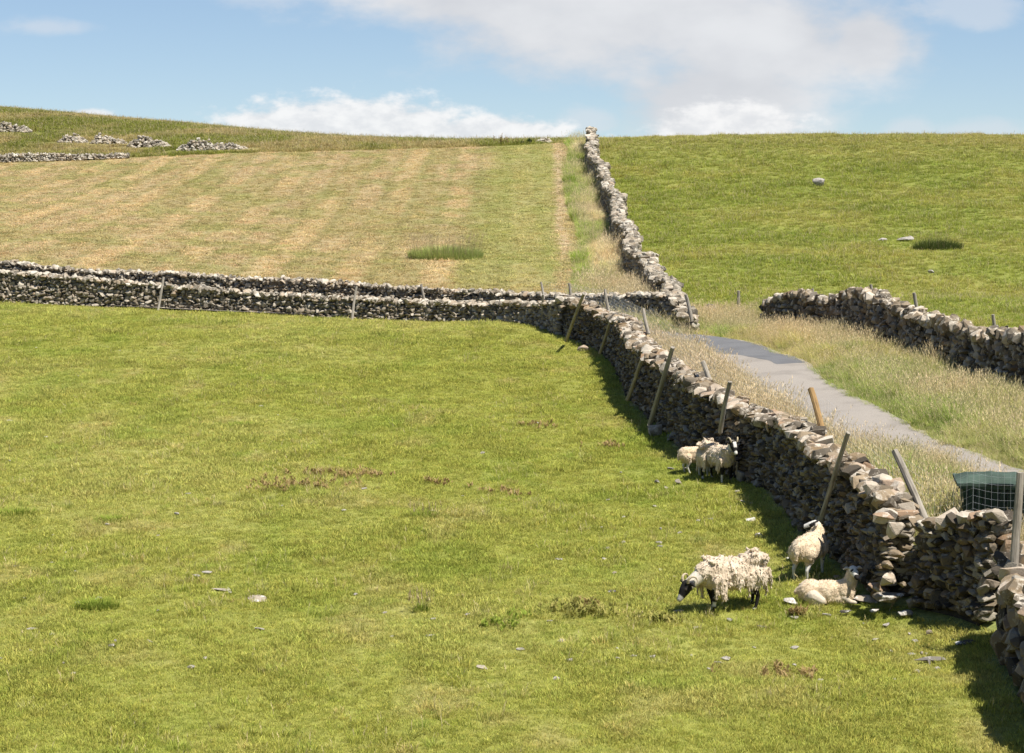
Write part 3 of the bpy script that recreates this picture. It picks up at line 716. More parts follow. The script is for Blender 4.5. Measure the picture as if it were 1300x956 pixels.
K_SHORT = coll('short_tufts', [tuft('short_tuft', 34, .17, .025, .075, .010, (.3, 1.1)) for _ in range(7)])
K_MED = coll('mid_tufts', [tuft('mid_tuft', 44, .15, .08, .19, .012, (.2, .9), 1, (.16, .26)) for _ in range(5)])
K_TALL = coll('tall_tufts', [tuft('tall_tuft', 46, .22, .25, .55, .013, (.2, .9), 8, (.5, .82)) for _ in range(6)])
K_TALLG = coll('green_tall_tufts', [tuft('green_tall_tuft', 60, .22, .25, .55, .015, (.3, 1.0), 4, (.5, .7)) for _ in range(5)])
K_HILL = coll('hill_tufts', [tuft('hill_tuft', 46, .28, .06, .20, .022, (.3, 1.1), 1, (.20, .30)) for _ in range(6)])
K_HAY = coll('hay_tufts', [tuft('hay_tuft', 40, .30, .02, .09, .022, (.6, 2.2), 0) for _ in range(6)])

def scatter(name, label, pts, rotz, scl, tint, col_, tilt=.15):
    me = bpy.data.meshes.new(name); me.vertices.add(len(pts)); me.vertices.foreach_set('co', pts.astype(np.float32).ravel())
    a = me.attributes.new('rot', 'FLOAT_VECTOR', 'POINT'); rr = np.stack([RNG.normal(0, tilt, len(pts)), RNG.normal(0, tilt, len(pts)), rotz], 1); a.data.foreach_set('vector', rr.astype(np.float32).ravel())
    a = me.attributes.new('scl', 'FLOAT', 'POINT'); a.data.foreach_set('value', scl.astype(np.float32))
    a = me.attributes.new('idx', 'INT', 'POINT'); a.data.foreach_set('value', RNG.integers(0, 100, len(pts)).astype(np.int32))
    vcol(me, 'tint', tint)
    o = bpy.data.objects.new(name, me); C.objects.link(o); tag(o, label, 'grass', None, 'stuff')
    ng = bpy.data.node_groups.new(name, 'GeometryNodeTree')
    ng.interface.new_socket('Geometry', in_out='INPUT', socket_type='NodeSocketGeometry'); ng.interface.new_socket('Geometry', in_out='OUTPUT', socket_type='NodeSocketGeometry')
    N = ng.nodes.new; Lk = ng.links.new
    gi, go = N('NodeGroupInput'), N('NodeGroupOutput'); ip = N('GeometryNodeInstanceOnPoints'); ci = N('GeometryNodeCollectionInfo')
    ci.inputs[0].default_value = col_; ci.inputs['Separate Children'].default_value = True; ci.inputs['Reset Children'].default_value = True
    def na(nm, ty):
        q = N('GeometryNodeInputNamedAttribute'); q.data_type = ty; q.inputs[0].default_value = nm; return [s for s in q.outputs if s.enabled and s.name == 'Attribute'][0]
    Lk(gi.outputs[0], ip.inputs['Points']); Lk(ci.outputs[0], ip.inputs['Instance']); ip.inputs['Pick Instance'].default_value = True
    Lk(na('idx', 'INT'), ip.inputs['Instance Index'])
    e2r = N('FunctionNodeEulerToRotation'); Lk(na('rot', 'FLOAT_VECTOR'), e2r.inputs[0]); Lk(e2r.outputs[0], ip.inputs['Rotation'])
    Lk(na('scl', 'FLOAT'), ip.inputs['Scale']); Lk(ip.outputs[0], go.inputs[0])
    md = o.modifiers.new('scatter', 'NODES'); md.node_group = ng
    return o
WALLS = [(smooth_line(DIAG, 1), .75), (CROSS, .75), (NEARW, .85), (FRONT, .33), (BACK, .33), (CREST, .42), (WB, .36), (LOW, .3)]
def sample(nn, y0, y1, p=1.0, amax=.30):
    # density proportional to y^-p times area
    k = 2 - p; u = RNG.random(nn)
    y = (y0 ** k + u * (y1 ** k - y0 ** k)) ** (1 / k) if k != 0 else y0 * (y1 / y0) ** u
    x = RNG.uniform(-amax, amax, nn) * y
    return x, y
def prune(x, y, want, wall=True):
    zn = zone(x, y); k = zn == want
    rd = pdist(ROADS, x, y); k &= rd > half(y) - np.where(x < xat(ROADS, np.minimum(y, 62)), .42 + .8 * sst(42, 36, y), .1)
    for ln, r in WALLS:
        if ln is WALLS[0][0] or ln is CROSS or ln is NEARW:
            k &= ~((pdist(ln, x, y) < r) & (x > xat(DL, y) + .02))
        else: k &= pdist(ln, x, y) > r
    for ln in HEAPS: k &= pdist(ln + [0, -.8], x, y) > 1.5
    return x[k], y[k]
def jit(c, s=.12):
    return np.clip(c * (1 + RNG.normal(0, s, (len(c), 1))) * (1 + RNG.normal(0, .04, c.shape)), .01, .8)
# near pasture
x, y = sample(150000, 20, 77, 1.3); x, y = prune(x, y, PAST)
c = colour(x, y, np.full(x.shape, PAST)); sc_ = RNG.uniform(.6, 1.1, len(x)) * (y / 32) ** .45 * (.8 + .5 * sst(.4, .7, fbm(x / .9, y / 1.4, 131, 3)))
scatter('pasture_grass', 'short bright green grazed turf of the near field', np.stack([x, y, Z(x, y)], 1), RNG.uniform(0, 6.28, len(x)), sc_, jit(c, .2), K_SHORT)
x, y = sample(22000, 20, 77, 1.1); x, y = prune(x, y, PAST)
k = fbm(x / 1.2, y / 2.0, 141, 3) + .34 * RNG.random(len(x)) > .80; x, y = x[k], y[k]
c = colour(x, y, np.full(x.shape, PAST)); c = mixc(c * 1.15, (.16, .22, .03), np.full(len(x), .35) * (RNG.random(len(x)) < .5)); c = mixc(c, (.5, .42, .19), .5 * (RNG.random(len(x)) < .25))
scatter('rough_grass', 'slightly longer tufted grass dotted over the near field', np.stack([x, y, Z(x, y)], 1), RNG.uniform(0, 6.28, len(x)), RNG.uniform(.35, .95, len(x)), jit(c), K_MED)
# right hillside
x, y = sample(90000, 50, 176, .9, .32); x, y = prune(x, y, HILL)
c = colour(x, y, np.full(x.shape, HILL)); s_ = RNG.uniform(.55, 1.1, len(x)) * (y / 90) ** .5 * (.78 + .42 * sst(.4, .7, fbm(x / 1.8, y / 3, 151, 3)))
scatter('hillside_grass', 'green tufted grass on the right hillside', np.stack([x, y, Z(x, y)], 1), RNG.uniform(0, 6.28, len(x)), s_, jit(c, .14), K_HILL)
# skyline and rough hill left
x, y = sample(60000, 155, 245, .6, .30); x, y = prune(x, y, ROUGH)
c = colour(x, y, np.full(x.shape, ROUGH))
scatter('upland_grass', 'coarse straw tinged grass above the hay meadow', np.stack([x, y, Z(x, y)], 1), RNG.uniform(0, 6.28, len(x)), RNG.uniform(.8, 2.0, len(x)), jit(c, .16), K_HILL)
# hay
x, y = sample(80000, 76, 172, .8, .30); x, y = prune(x, y, HAY)
c = colour(x, y, np.full(x.shape, HAY))
scatter('mown_hay', 'cut hay stubble and drying wisps on the mown meadow', np.stack([x, y, Z(x, y)], 1), RNG.uniform(0, 6.28, len(x)), RNG.uniform(.6, 1.5, len(x)), jit(c, .18), K_HAY)
# verges
x, y = sample(95000, 24, 84, 1.0, .30); x, y = prune(x, y, VERGE)
k = ((y > 66) | (x > xat(DL, y) + .9)) & ~((np.abs(x - 7.45) < .75) & (np.abs(y - 30.5) < .55)); x, y = x[k], y[k]
rd = pdist(ROADS, x, y); xd = xat(DL, y)
bank = np.where(x > xat(ROADS, np.minimum(y, 62)), 1, 0)
mixn = fbm(x / 1.6, y / 3, 161, 3)
green = ((mixn < .70) & (bank == 1) & ((y < 56) | (rd < half(y) + 1.2))) | ((mixn < .46) & (y < 54)) | (mixn < .38)
hs = np.where(bank == 0, np.where(rd < half(y) + .1, .62, 1.08), np.where((rd < half(y) + .35), .42, np.where(rd < half(y) + .8, .65, .88))) * (.72 + .6 * fbm(x / 1.1, y / 1.4, 199, 2)) * RNG.uniform(.65, 1.2, len(x))  * np.where((y > 66) & (x < 3), .6, 1)
hs *= np.where((y < 30.2) & (x > 6.4), .5, 1)
hs *= np.where((bank == 1) & (pdist(WB, x, y) < 1.0), .85, 1)
c = colour(x, y, np.full(x.shape, VERGE))
c = mixc(c, (.52, .44, .29), np.where((bank == 0) & (mixn > .42), .5, 0.)); c = mixc(c, (.26, .33, .08), green * .6)
c = mixc(c, (.5, .41, .15), np.where((bank == 1) & (y > 52) & (mixn > .45), .5, 0.))
for g, nm, lb, kk in ((green, 'green_verge_grass', 'lush green tall grass on the lane banks', K_TALLG), (~green, 'verge_grass', 'tall straw coloured seeding grass along the lane verges', K_TALL)):
    scatter(nm, lb, np.stack([x[g], y[g], Z(x[g], y[g]) + .02], 1), RNG.uniform(0, 6.28, g.sum()), hs[g], jit(c[g], .15), kk, .12)
# strip beside the climbing wall
x, y = sample(13000, 72, 172, .6, .10); x = np.abs(x); k = (zone(x, y) == VERGE) & (y > yat(BACK, x) + .5) & (pdist(CREST, x, y) > .45); x, y = x[k], y[k]
mixn = fbm(x / 1.3, y / 5, 171, 3); c = mixc(colour(x, y, np.full(x.shape, VERGE)) * 1.3, (.70, .56, .34), sst(.44, .58, mixn) * .8); c = mixc(c, (.27, .37, .05), sst(.56, .68, fbm(x / 1.5, y / 8, 177, 3)) * .8)
edge = np.interp(y, [75, 93, 165], [2.4, 3.1, 4.3]); c = mixc(c, (.25, .36, .05), sst(.9, .3, x - edge) * .9)
scatter('wallside_grass', 'uncut seeding grass strip beside the wall climbing the hill', np.stack([x, y, Z(x, y)], 1), RNG.uniform(0, 6.28, len(x)), RNG.uniform(.35, .7, len(x)) + .9 * sst(.5, .75, fbm(x / .8, y / 2.5, 191, 2)), jit(c, .32), K_TALL, .12)

# ------------------------------------------------------------------ plants that stand out
def clump(name, label, cat, u, v, Yhint, rx, ry, nb, h0, h1, w, bend, mats, group=None, seeds=0):
    p = on_ground_px(u, v, *Yhint) if isinstance(Yhint, tuple) else P(u, v, Yhint)
    px, py = p[0], p[1]; pz = z1(px, py); V, T = [], []
    qx, qy, hs, an = [], [], [], []
    for _ in range(nb):
        r = math.sqrt(random.random()); a = random.uniform(0, 6.283); qx.append(rx * r * math.cos(a)); qy.append(ry * r * math.sin(a)); hs.append(random.uniform(h0, h1) * (1 - .45 * r * r)); an.append(a + random.gauss(0, .7))
    zz = Z(np.array(qx) + px, np.array(qy) + py) - pz
    for i in range(nb): blade(V, T, (qx[i], qy[i], zz[i] - .02), an[i], hs[i], w * random.uniform(.7, 1.3), random.uniform(*bend), 3)
    n0 = len(T)
    for i in range(seeds):
        j = random.randrange(nb); h = h1 * random.uniform(1, 1.4); blade(V, T, (qx[j], qy[j], zz[j]), an[j], h, w * .5, .25, 2)
        for q in range(4): blade(V, T, (qx[j] + math.cos(an[j]) * .25 * h, qy[j] + math.sin(an[j]) * .25 * h, zz[j] + h * .93 - .04 * q), random.uniform(0, 6.28), .07, .02, .4, 1)
    me = tri_mesh(name, V, T); me.materials.clear(); o = bpy.data.objects.new(name, me); C.objects.link(o); o.location = (px, py, pz)
    for m in mats: me.materials.append(m)
    mi = np.zeros(len(T), np.int32); mi[n0:] = len(mats) - 1; me.polygons.foreach_set('material_index', mi)
    return tag(o, label, cat, group)
MG = mat_plant('tussock_green', (.31, .37, .065), (.18, .24, .035)); MR = mat_plant('rush_green', (.16, .19, .05), (.07, .10, .03)); MB = mat_plant('dead_stem', (.55, .45, .27), (.35, .26, .14)); MY = mat_plant('meadow_green', (.50, .54, .20), (.32, .39, .10)); MW = mat_plant('weed_leaf', (.42, .37, .12), (.24, .25, .06)); MBR = mat_plant('rusty_weed', (.44, .32, .15), (.28, .20, .08))
clump('grass_tussock', 'dark green tussock alone in the lower left of the near field', 'tussock', 122, 775, (20, 40), .33, .22, 420, .12, .30, .012, (.3, 1.0), [MG])
clump('grass_tussock', 'low dark green tussock at the left frame edge of the near field', 'tussock', 18, 655, (25, 50), .45, .3, 420, .08, .24, .012, (.3, 1.0), [MG])
clump('grass_tussock', 'flat green tussock right of the one at the left frame edge', 'tussock', 143, 663, (25, 50), .35, .25, 300, .08, .17, .012, (.4, 1.1), [MG])
clump('grass_tussock', 'small dark tussock high in the field above its middle', 'tussock', 307, 541, (30, 65), .5, .35, 380, .08, .2, .014, (.4, 1.0), [MG])
clump('grass_tussock', 'small tussock with tall pale stalks in the lower middle of the field', 'tussock', 535, 781, (20, 40), .12, .1, 110, .1, .24, .012, (.1, .6), [MG, MB], seeds=16)
clump('grass_tussock', 'tussock with thin straw stalks in the centre of the field', 'tussock', 540, 657, (25, 50), .3, .15, 160, .08, .2, .012, (.1, .6), [MG, MB], seeds=10)
clump('grass_clump', 'uncut bright green grass patch left standing in the hay meadow', 'grass patch', 566, 329, (84, 130), 1.85, 1.0, 2600, .5, .95, .022, (.1, .6), [MY, MB], seeds=420)
clump('rush_clump', 'dark green rush clump on the right hillside', 'rushes', 1190, 317, (90, 130), 1.3, .6, 1800, .35, .8, .018, (.05, .45), [MR, MB], seeds=60)
def weed(u, v, Yh, label, spread, cnt, mats, h=.18):
    p = on_ground_px(u, v, *Yh); V, T = [], []; pz = z1(p[0], p[1])
    for _ in range(cnt):
        x, y = random.gauss(0, spread * .5), random.gauss(0, spread * .35); z = z1(p[0] + x, p[1] + y) - pz
        for q in range(random.randint(5, 9)):
            blade(V, T, (x + random.gauss(0, .03), y + random.gauss(0, .03), z + random.uniform(0, h * .7)), random.uniform(0, 6.28), random.uniform(.05, .11), .035, random.uniform(.4, 1.3), 2)
        blade(V, T, (x, y, z), random.uniform(0, 6.28), h * random.uniform(.8, 1.3), .012, .2, 2)
    me = tri_mesh('weed_patch', V, T); o = link('weed_patch', me, mats, loc=(p[0], p[1], pz)); tag(o, label, 'weed', 'weeds in the near field', 'stuff'); return o
weed(735, 783, (20, 40), 'yellowish weed clump left of the grazing ewe', .55, 60, MW, .2)
weed(745, 776, (20, 40), 'low brown weeds just behind the yellowish clump', .25, 16, MBR, .14)
weed(833, 792, (20, 40), 'small leafy weed in front of the grazing ewe', .28, 26, MW, .14)
weed(640, 796, (20, 40), 'sparse weeds well left of the grazing ewe', .5, 16, MG, .1)
weed(375, 618, (25, 60), 'rust brown withered weeds left of the field centre', .9, 46, MBR, .13)
weed(455, 607, (25, 60), 'rust brown weeds, longer patch near the field centre', .7, 30, MBR, .12)
weed(405, 606, (25, 60), 'scattered brown weeds between the two rust brown patches', .4, 16, MBR, .12)
weed(560, 617, (25, 60), 'tiny brown weed cluster right of the field centre', .4, 12, MBR, .1)
weed(640, 627, (25, 60), 'dark brown weed cluster on the turf well left of the sheep trio', .4, 14, MBR, .1)
weed(686, 542, (30, 70), 'brown weeds on the turf left of the large pale rock by the wall', .5, 14, MBR, .12)
weed(770, 570, (30, 70), 'brownish low weed left of the sheep trio, by the wall', .45, 16, MBR, .12)
weed(1010, 783, (20, 40), 'reddish dry weed beside the pale stones near the lying lamb', .13, 16, MBR, .14)
weed(1000, 858, (20, 40), 'dry brown weeds at the lower edge below the lying lamb', .5, 22, MBR, .1)
weed(860, 560, (30, 60), 'small green nettle at the wall foot behind the leftmost lamb', .25, 22, MG, .25)

# ------------------------------------------------------------------ loose rocks
def rock(u, v, wpx, hpx, label, Yh=(20, 70), mat=None, group='loose stones in the near field', flat=1.0, cat='stone', name='field_stone'):
    p = on_ground_px(u, v, *Yh); ppm = F / p[1]; w = wpx / ppm; h = hpx / ppm
    V, T = RPROTO[random.randrange(16)]
    v_ = V * np.array([w / 2, w * random.uniform(.3, .42), h * .62]); v_ = v_ @ rotm(random.gauss(0, .12), random.gauss(0, .12), random.uniform(-.4, .4)).T
    me = tri_mesh(name, v_, T); o = link(name, me, mat or M_ROCK, loc=(p[0], p[1] + w * .2, z1(p[0], p[1] + w * .2) + h * .5)); return tag(o, label, cat, group)
for a in ((832, 556, 20, 15, 'pale angular rock at the wall foot between two leaning posts'), (1132, 781, 44, 26, 'large brown boulder at the wall foot right of the lying lamb'),
          (1152, 786, 22, 12, 'pale stone tucked beside the large brown boulder'), (1100, 771, 30, 8, 'flat pale slab between the lying lamb and the brown boulder'),
          (1004, 775, 20, 8, 'pale rubble cluster left of the lying lamb'), (1010, 786, 15, 11, 'reddish stone beside the dry weed near the lying lamb'),
          (1075, 789, 17, 8, 'brown stone in front of the lying lamb'), (1111, 790, 13, 8, 'whitish stone in front of the brown boulder'),
          (1228, 822, 30, 9, 'long white flat stone near the shaded wall foot'), (1180, 812, 9, 6, 'small white stone left of the long white flat stone'),
          (1168, 832, 9, 5, 'small white stone below the long white flat stone'), (1185, 848, 44, 7, 'low grey outcrop at the bottom right edge'),
          (953, 665, 13, 6, 'white stone on the turf above the standing lamb'), (963, 687, 10, 6, 'white stone above left of the standing lamb'),
          (998, 712, 11, 4, 'flat white stone left of the standing lamb'), (1024, 741, 10, 5, 'white stone by the hind foot of the standing lamb'),
          (1064, 742, 12, 5, 'tan stone behind the back of the lying lamb'), (943, 612, 15, 13, 'mossy pale stone at the feet of the ewe by the wall'),
          (861, 615, 9, 6, 'whitish stone below the leftmost lamb'), (834, 617, 7, 5, 'small white stone left of and below the leftmost lamb'),
          (810, 551, 9, 4, 'flat white stone left of the pale angular rock'), (740, 448, 16, 8, 'pinkish stone at the wall corner foot'), (612, 853, 16, 4, 'flat pale stone at the bottom edge of the field'),
          (777, 755, 12, 4, 'flat pale stone above the yellowish weeds'), (780, 733, 7, 4, 'small white stone above the flat pale one'), (327, 766, 28, 4, 'low brownish flat stone in the lower left field'), (281, 755, 26, 3, 'long thin grey stone left of the brownish flat one')):
    rock(*a)
for u, v, w, h, lab in ((1040, 237, 15, 9, 'grey rock high on the right hillside'), (1150, 307, 22, 6, 'flat grey rock beside the rushes'), (1122, 308, 14, 5, 'smaller flat grey rock left of the one by the rushes'), (1182, 348, 8, 4, 'small grey stone below the rushes')):
    rock(u, v, w, h, lab, (80, 160), M_PALE, 'rocks on the right hillside', name='hillside_rock')
rock(900, 400, 20, 12, 'low pink grey boulder in the gap at the end of the wall', (62, 80), M_ROCK, 'rocks by the lane', name='wall_end_stone')
rock(892, 404, 12, 7, 'small boulder at the foot of the climbing wall', (62, 80), M_ROCK, 'rocks by the lane', name='wall_end_stone')
# small white specks
V, T = RPROTO[0]
spk = []
for i in range(6):
    V, T = RPROTO[i]; me = tri_mesh('field_pebble', V * np.array([.05, .035, .02]), T); me.materials.append(M_PALE); spk.append(me)
for i in range(215):
    u = random.uniform(0, 1210); v = 420 + 445 * random.random() ** .8
    if i >= 150: u = random.uniform(760, 1230); v = random.uniform(530, 860)
    if u > 600 and random.random() < .0: continue
    p = G(u, v)
    if int(zone(np.array([p[0]]), np.array([p[1]]))[0]) != PAST or p[0] > xat(DL, p[1]) - .4: continue
    if random.random() < .35 and u < 640: continue
    o = bpy.data.objects.new('field_pebble', spk[i % 6]); C.objects.link(o)
    s = random.uniform(.5, 1.25); o.scale = (s * random.uniform(.8, 1.6), s, s); o.rotation_euler = (0, 0, random.uniform(0, 6))
    o.location = (p[0], p[1], z1(p[0], p[1]) + .018 * s)
    tag(o, 'small whitish pebble half sunk in the short turf', 'pebble', 'small pale pebbles scattered in the near field')
# tumbled stones against the corner of the wall
for u, v, Y, w, h, lab in ((1137, 672, 28.3, 30, 26, 'pale squared block set on edge at the wall corner'), (1126, 717, 28.1, 18, 14, 'pale stone jutting from the wall corner, upper'), (1136, 703, 28.2, 20, 14, 'pinkish stone jutting from the wall corner'),
                           (1128, 735, 28.0, 24, 20, 'whitish pointed stone low on the wall corner'), (1112, 745, 28.2, 18, 14, 'tan stone lowest on the wall corner'), (1142, 742, 28.1, 20, 12, 'flat pale stone low at the wall corner'),
                           (1108, 690, 28.9, 20, 16, 'tan stone high on the wall corner, left'), (1122, 655, 28.6, 34, 12, 'flat orange brown slab on the wall corner top')):
    p = P(u, v, Y); ppm = F / Y; V, T = RPROTO[random.randrange(16)]
    me = tri_mesh('corner_stone', V * np.array([w / ppm / 2.4, .14, h / ppm / 2.4]) @ rotm(random.gauss(0, .2), random.gauss(0, .2), random.gauss(0, .3)).T, T)
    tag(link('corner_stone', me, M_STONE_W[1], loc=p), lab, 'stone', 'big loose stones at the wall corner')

# ------------------------------------------------------------------ posts and netting
def post(top, bot, Yt, Yb, r, label, mat=M_WOOD, sink=.0, square=False, group='leaning wooden fence posts'):
    a = P(*bot, Yb); b = P(*top, Yt)
    if sink: a = a - (b - a) / np.linalg.norm(b - a) * sink
    d = b - a; L = np.linalg.norm(d); K = 10; V = []; rings = max(6, int(L / .15)); rs = random.uniform(0, 99)
    for i in range(rings + 1):
        t = i / rings
        for j in range(K):
            an = 2 * math.pi * j / K; rr = r * (1.08 - .16 * t) * (1 + .10 * (float(vnoise(j * 1.3 + rs, t * 6, 2)) - .5) * 2)
            V.append((rr * math.cos(an) + .35 * r * math.sin(t * 3 + rs), rr * math.sin(an) + .35 * r * math.sin(t * 2.3 + rs), t * L + (random.uniform(-.01, .01) if i == rings else 0)))
    T = [(i * K + j, i * K + (j + 1) % K, (i + 1) * K + (j + 1) % K, (i + 1) * K + j) for i in range(rings) for j in range(K)]
    me = bpy.data.meshes.new('fence_post'); me.from_pydata(V, [], T + [tuple(rings * K + j for j in range(K)), tuple(reversed(range(K)))]); me.update()
    o = link('fence_post', me, mat, loc=a); o.rotation_mode = 'QUATERNION'; o.rotation_quaternion = Vector((0, 0, 1)).rotation_difference(Vector(d))
    tag(o, label, 'fence post', group); return np.array(b), np.array(a)
def faceY(u, v_base): return G(u, v_base)[1]
# against the face of the diagonal wall (foot in the field, head on the wall)
post((742, 372), (719, 431), 60.4, 62.8, .05, 'long post leaning right against the wall at the pasture corner', sink=.1)
post((690, 374), (688, 405), 66.6, 66.9, .04, 'short dark post standing where the pasture wall meets the corner', sink=.1)
post((775, 408), (762, 446), 56.0, 57.2, .045, 'short post against the wall, second from the pasture corner', sink=.1)
post((816, 456), (796, 508), 47.2, 48.3, .05, 'broken post leaning on the wall, left of a longer twin')
post((853, 441), (827, 536), 43.6, 44.8, .055, 'long weathered post leaning on the wall above the pale angular rock', sink=.1)
post((927, 484), (914, 549), 38.4, 38.9, .045, 'post wedged in the wall above the ewe and two lambs')
post((1078, 548), (1039, 668), 30.3, 31.3, .04, 'long thin pole leaning on the wall above the standing lamb', sink=.15)
post((1294, 600), (1289, 706), 26.0, 25.9, .055, 'upright grey post in front of the green bin', sink=.5)
# behind the walls
post((722, 360), (726, 384), 66.5, 66.5, .045, 'thin upright post behind the top of the pasture corner')
post((687, 358), (690, 380), 68.5, 68.3, .04, 'dark post sticking up behind the end of the pasture wall')
post((768, 367), (773, 396), 62.5, 62.3, .045, 'pale post behind the wall near the foot of the climbing wall')
post((817, 392), (823, 424), 53.5, 53.2, .045, 'pale post behind the wall in the straw grass, left of the road bend')
post((891, 459), (908, 500), 42.8, 42.3, .055, 'thick post tilting left behind the wall below the road bend')
post((1028, 493), (1049, 563), 35.7, 35.2, .06, 'round orange brown post behind the wall top', M_WOODB)
post((1135, 572), (1178, 668), 30.3, 29.6, .06, 'grey post tilting left behind the wall corner', sink=.2)
post((208, 352), (200, 394), 74.2, 73.7, .045, 'pale post leaning on the pasture wall, left one of two', sink=.1)
post((453, 364), (447, 405), 71.7, 71.3, .045, 'pale post leaning on the pasture wall, right one of two', sink=.1)
post((870, 374), (876, 397), 66.5, 66.5, .06, 'short pale post at the foot of the climbing wall', sink=.3)
G2 = 'fence posts behind the right bank wall'
post((938, 369), (938, 386), 74, 74, .06, 'lone pale post on the grass left of the crumbling wall end', sink=.4, group=G2)
post((1032, 366), (1034, 382), 67, 67, .04, 'post stub behind the dip in the right bank wall', sink=.6, group=G2)
post((1105, 361), (1110, 384), 62, 62, .05, 'post behind the highest part of the right bank wall', sink=.6, group=G2)
post((1160, 372), (1164, 400), 57, 57, .055, 'tallest dark post behind the right bank wall', sink=.6, group=G2)
post((1261, 399), (1264, 420), 50.5, 50.5, .045, 'post stub behind the right bank wall near the frame edge', sink=.6, group=G2)
post((534, 361), (537, 372), 76.4, 76.4, .05, 'tiny dark post on the hay meadow wall', sink=.3)

def netting(name, label, pts, height, rows=8, step=.15, r=.0016, sag=.03):
    """pts: list of 3D lower points; wires as thin three-sided rods"""
    V, T = [], []
    def wire(a, b, r=r):
        a = np.array(a); b = np.array(b); d = (b - a) / np.linalg.norm(b - a); up = np.array([0, 0, 1.]) if abs(d[2]) < .9 else np.array([1., 0, 0])
        s = np.cross(d, up); s /= np.linalg.norm(s); t = np.cross(s, d); i = len(V)
        for p in (a, b):
            for k in range(3): an = 2.094 * k; V.append(p + r * (s * math.cos(an) + t * math.sin(an)))
        for k in range(3): T.append((i + k, i + (k + 1) % 3, i + 3 + (k + 1) % 3, i + 3 + k))
    off = np.array(pts[0])
    hs = [height * (k / (rows - 1)) ** 1.15 for k in range(rows)]
    for p, q in zip(pts[:-1], pts[1:]):
        p = np.array(p) - off; q = np.array(q) - off; L = np.linalg.norm(q - p); n_ = max(2, int(L / step))
        lean = np.array([random.gauss(0, .03), random.gauss(0, .03), 0])
        for i in range(n_):
            a = p + (q - p) * i / n_; b = p + (q - p) * (i + 1) / n_
            sa = -sag * math.sin(math.pi * i / n_); sb = -sag * math.sin(math.pi * (i + 1) / n_)
            for h in hs: wire(a + [0, 0, h + sa] + lean * h, b + [0, 0, h + sb] + lean * h)
            wire(a + [0, 0, sa] + lean * 0, a + [0, 0, height + sa] + lean * height)
        wire(q, q + [0, 0, height])
    me = tri_mesh(name, np.array(V), np.array(T)); o = link(name, me, M_WIRE, loc=off); return tag(o, label, 'wire netting', 'galvanised sheep netting')
netting('wire_netting', 'sheep netting stretched in front of the green bin', [P(1178, 668, 29.3), P(1235, 652, 28.3), P(1291, 660, 27.2), P(1340, 665, 26.0)], .72, r=.0011)
netting('wire_netting', 'sheep netting behind the wall between the orange brown post and the corner', [P(1049, 563, 35.0), P(1110, 615, 32.3), P(1176, 664, 29.8)], .8, r=.0011)
netting('wire_netting', 'sheep netting along the wall top below the road bend', [P(823, 424, 53.2), P(865, 462, 47.5), P(908, 500, 42.3), P(975, 530, 38.8), P(1049, 563, 35.2)], .75, r=.0011)
netting('wire_netting', 'hazy netting on the wall top at the pasture corner', [P(690, 380, 68.2), P(726, 384, 66.5), P(773, 394, 62.3), P(823, 424, 53.4)], .62, r=.0016)

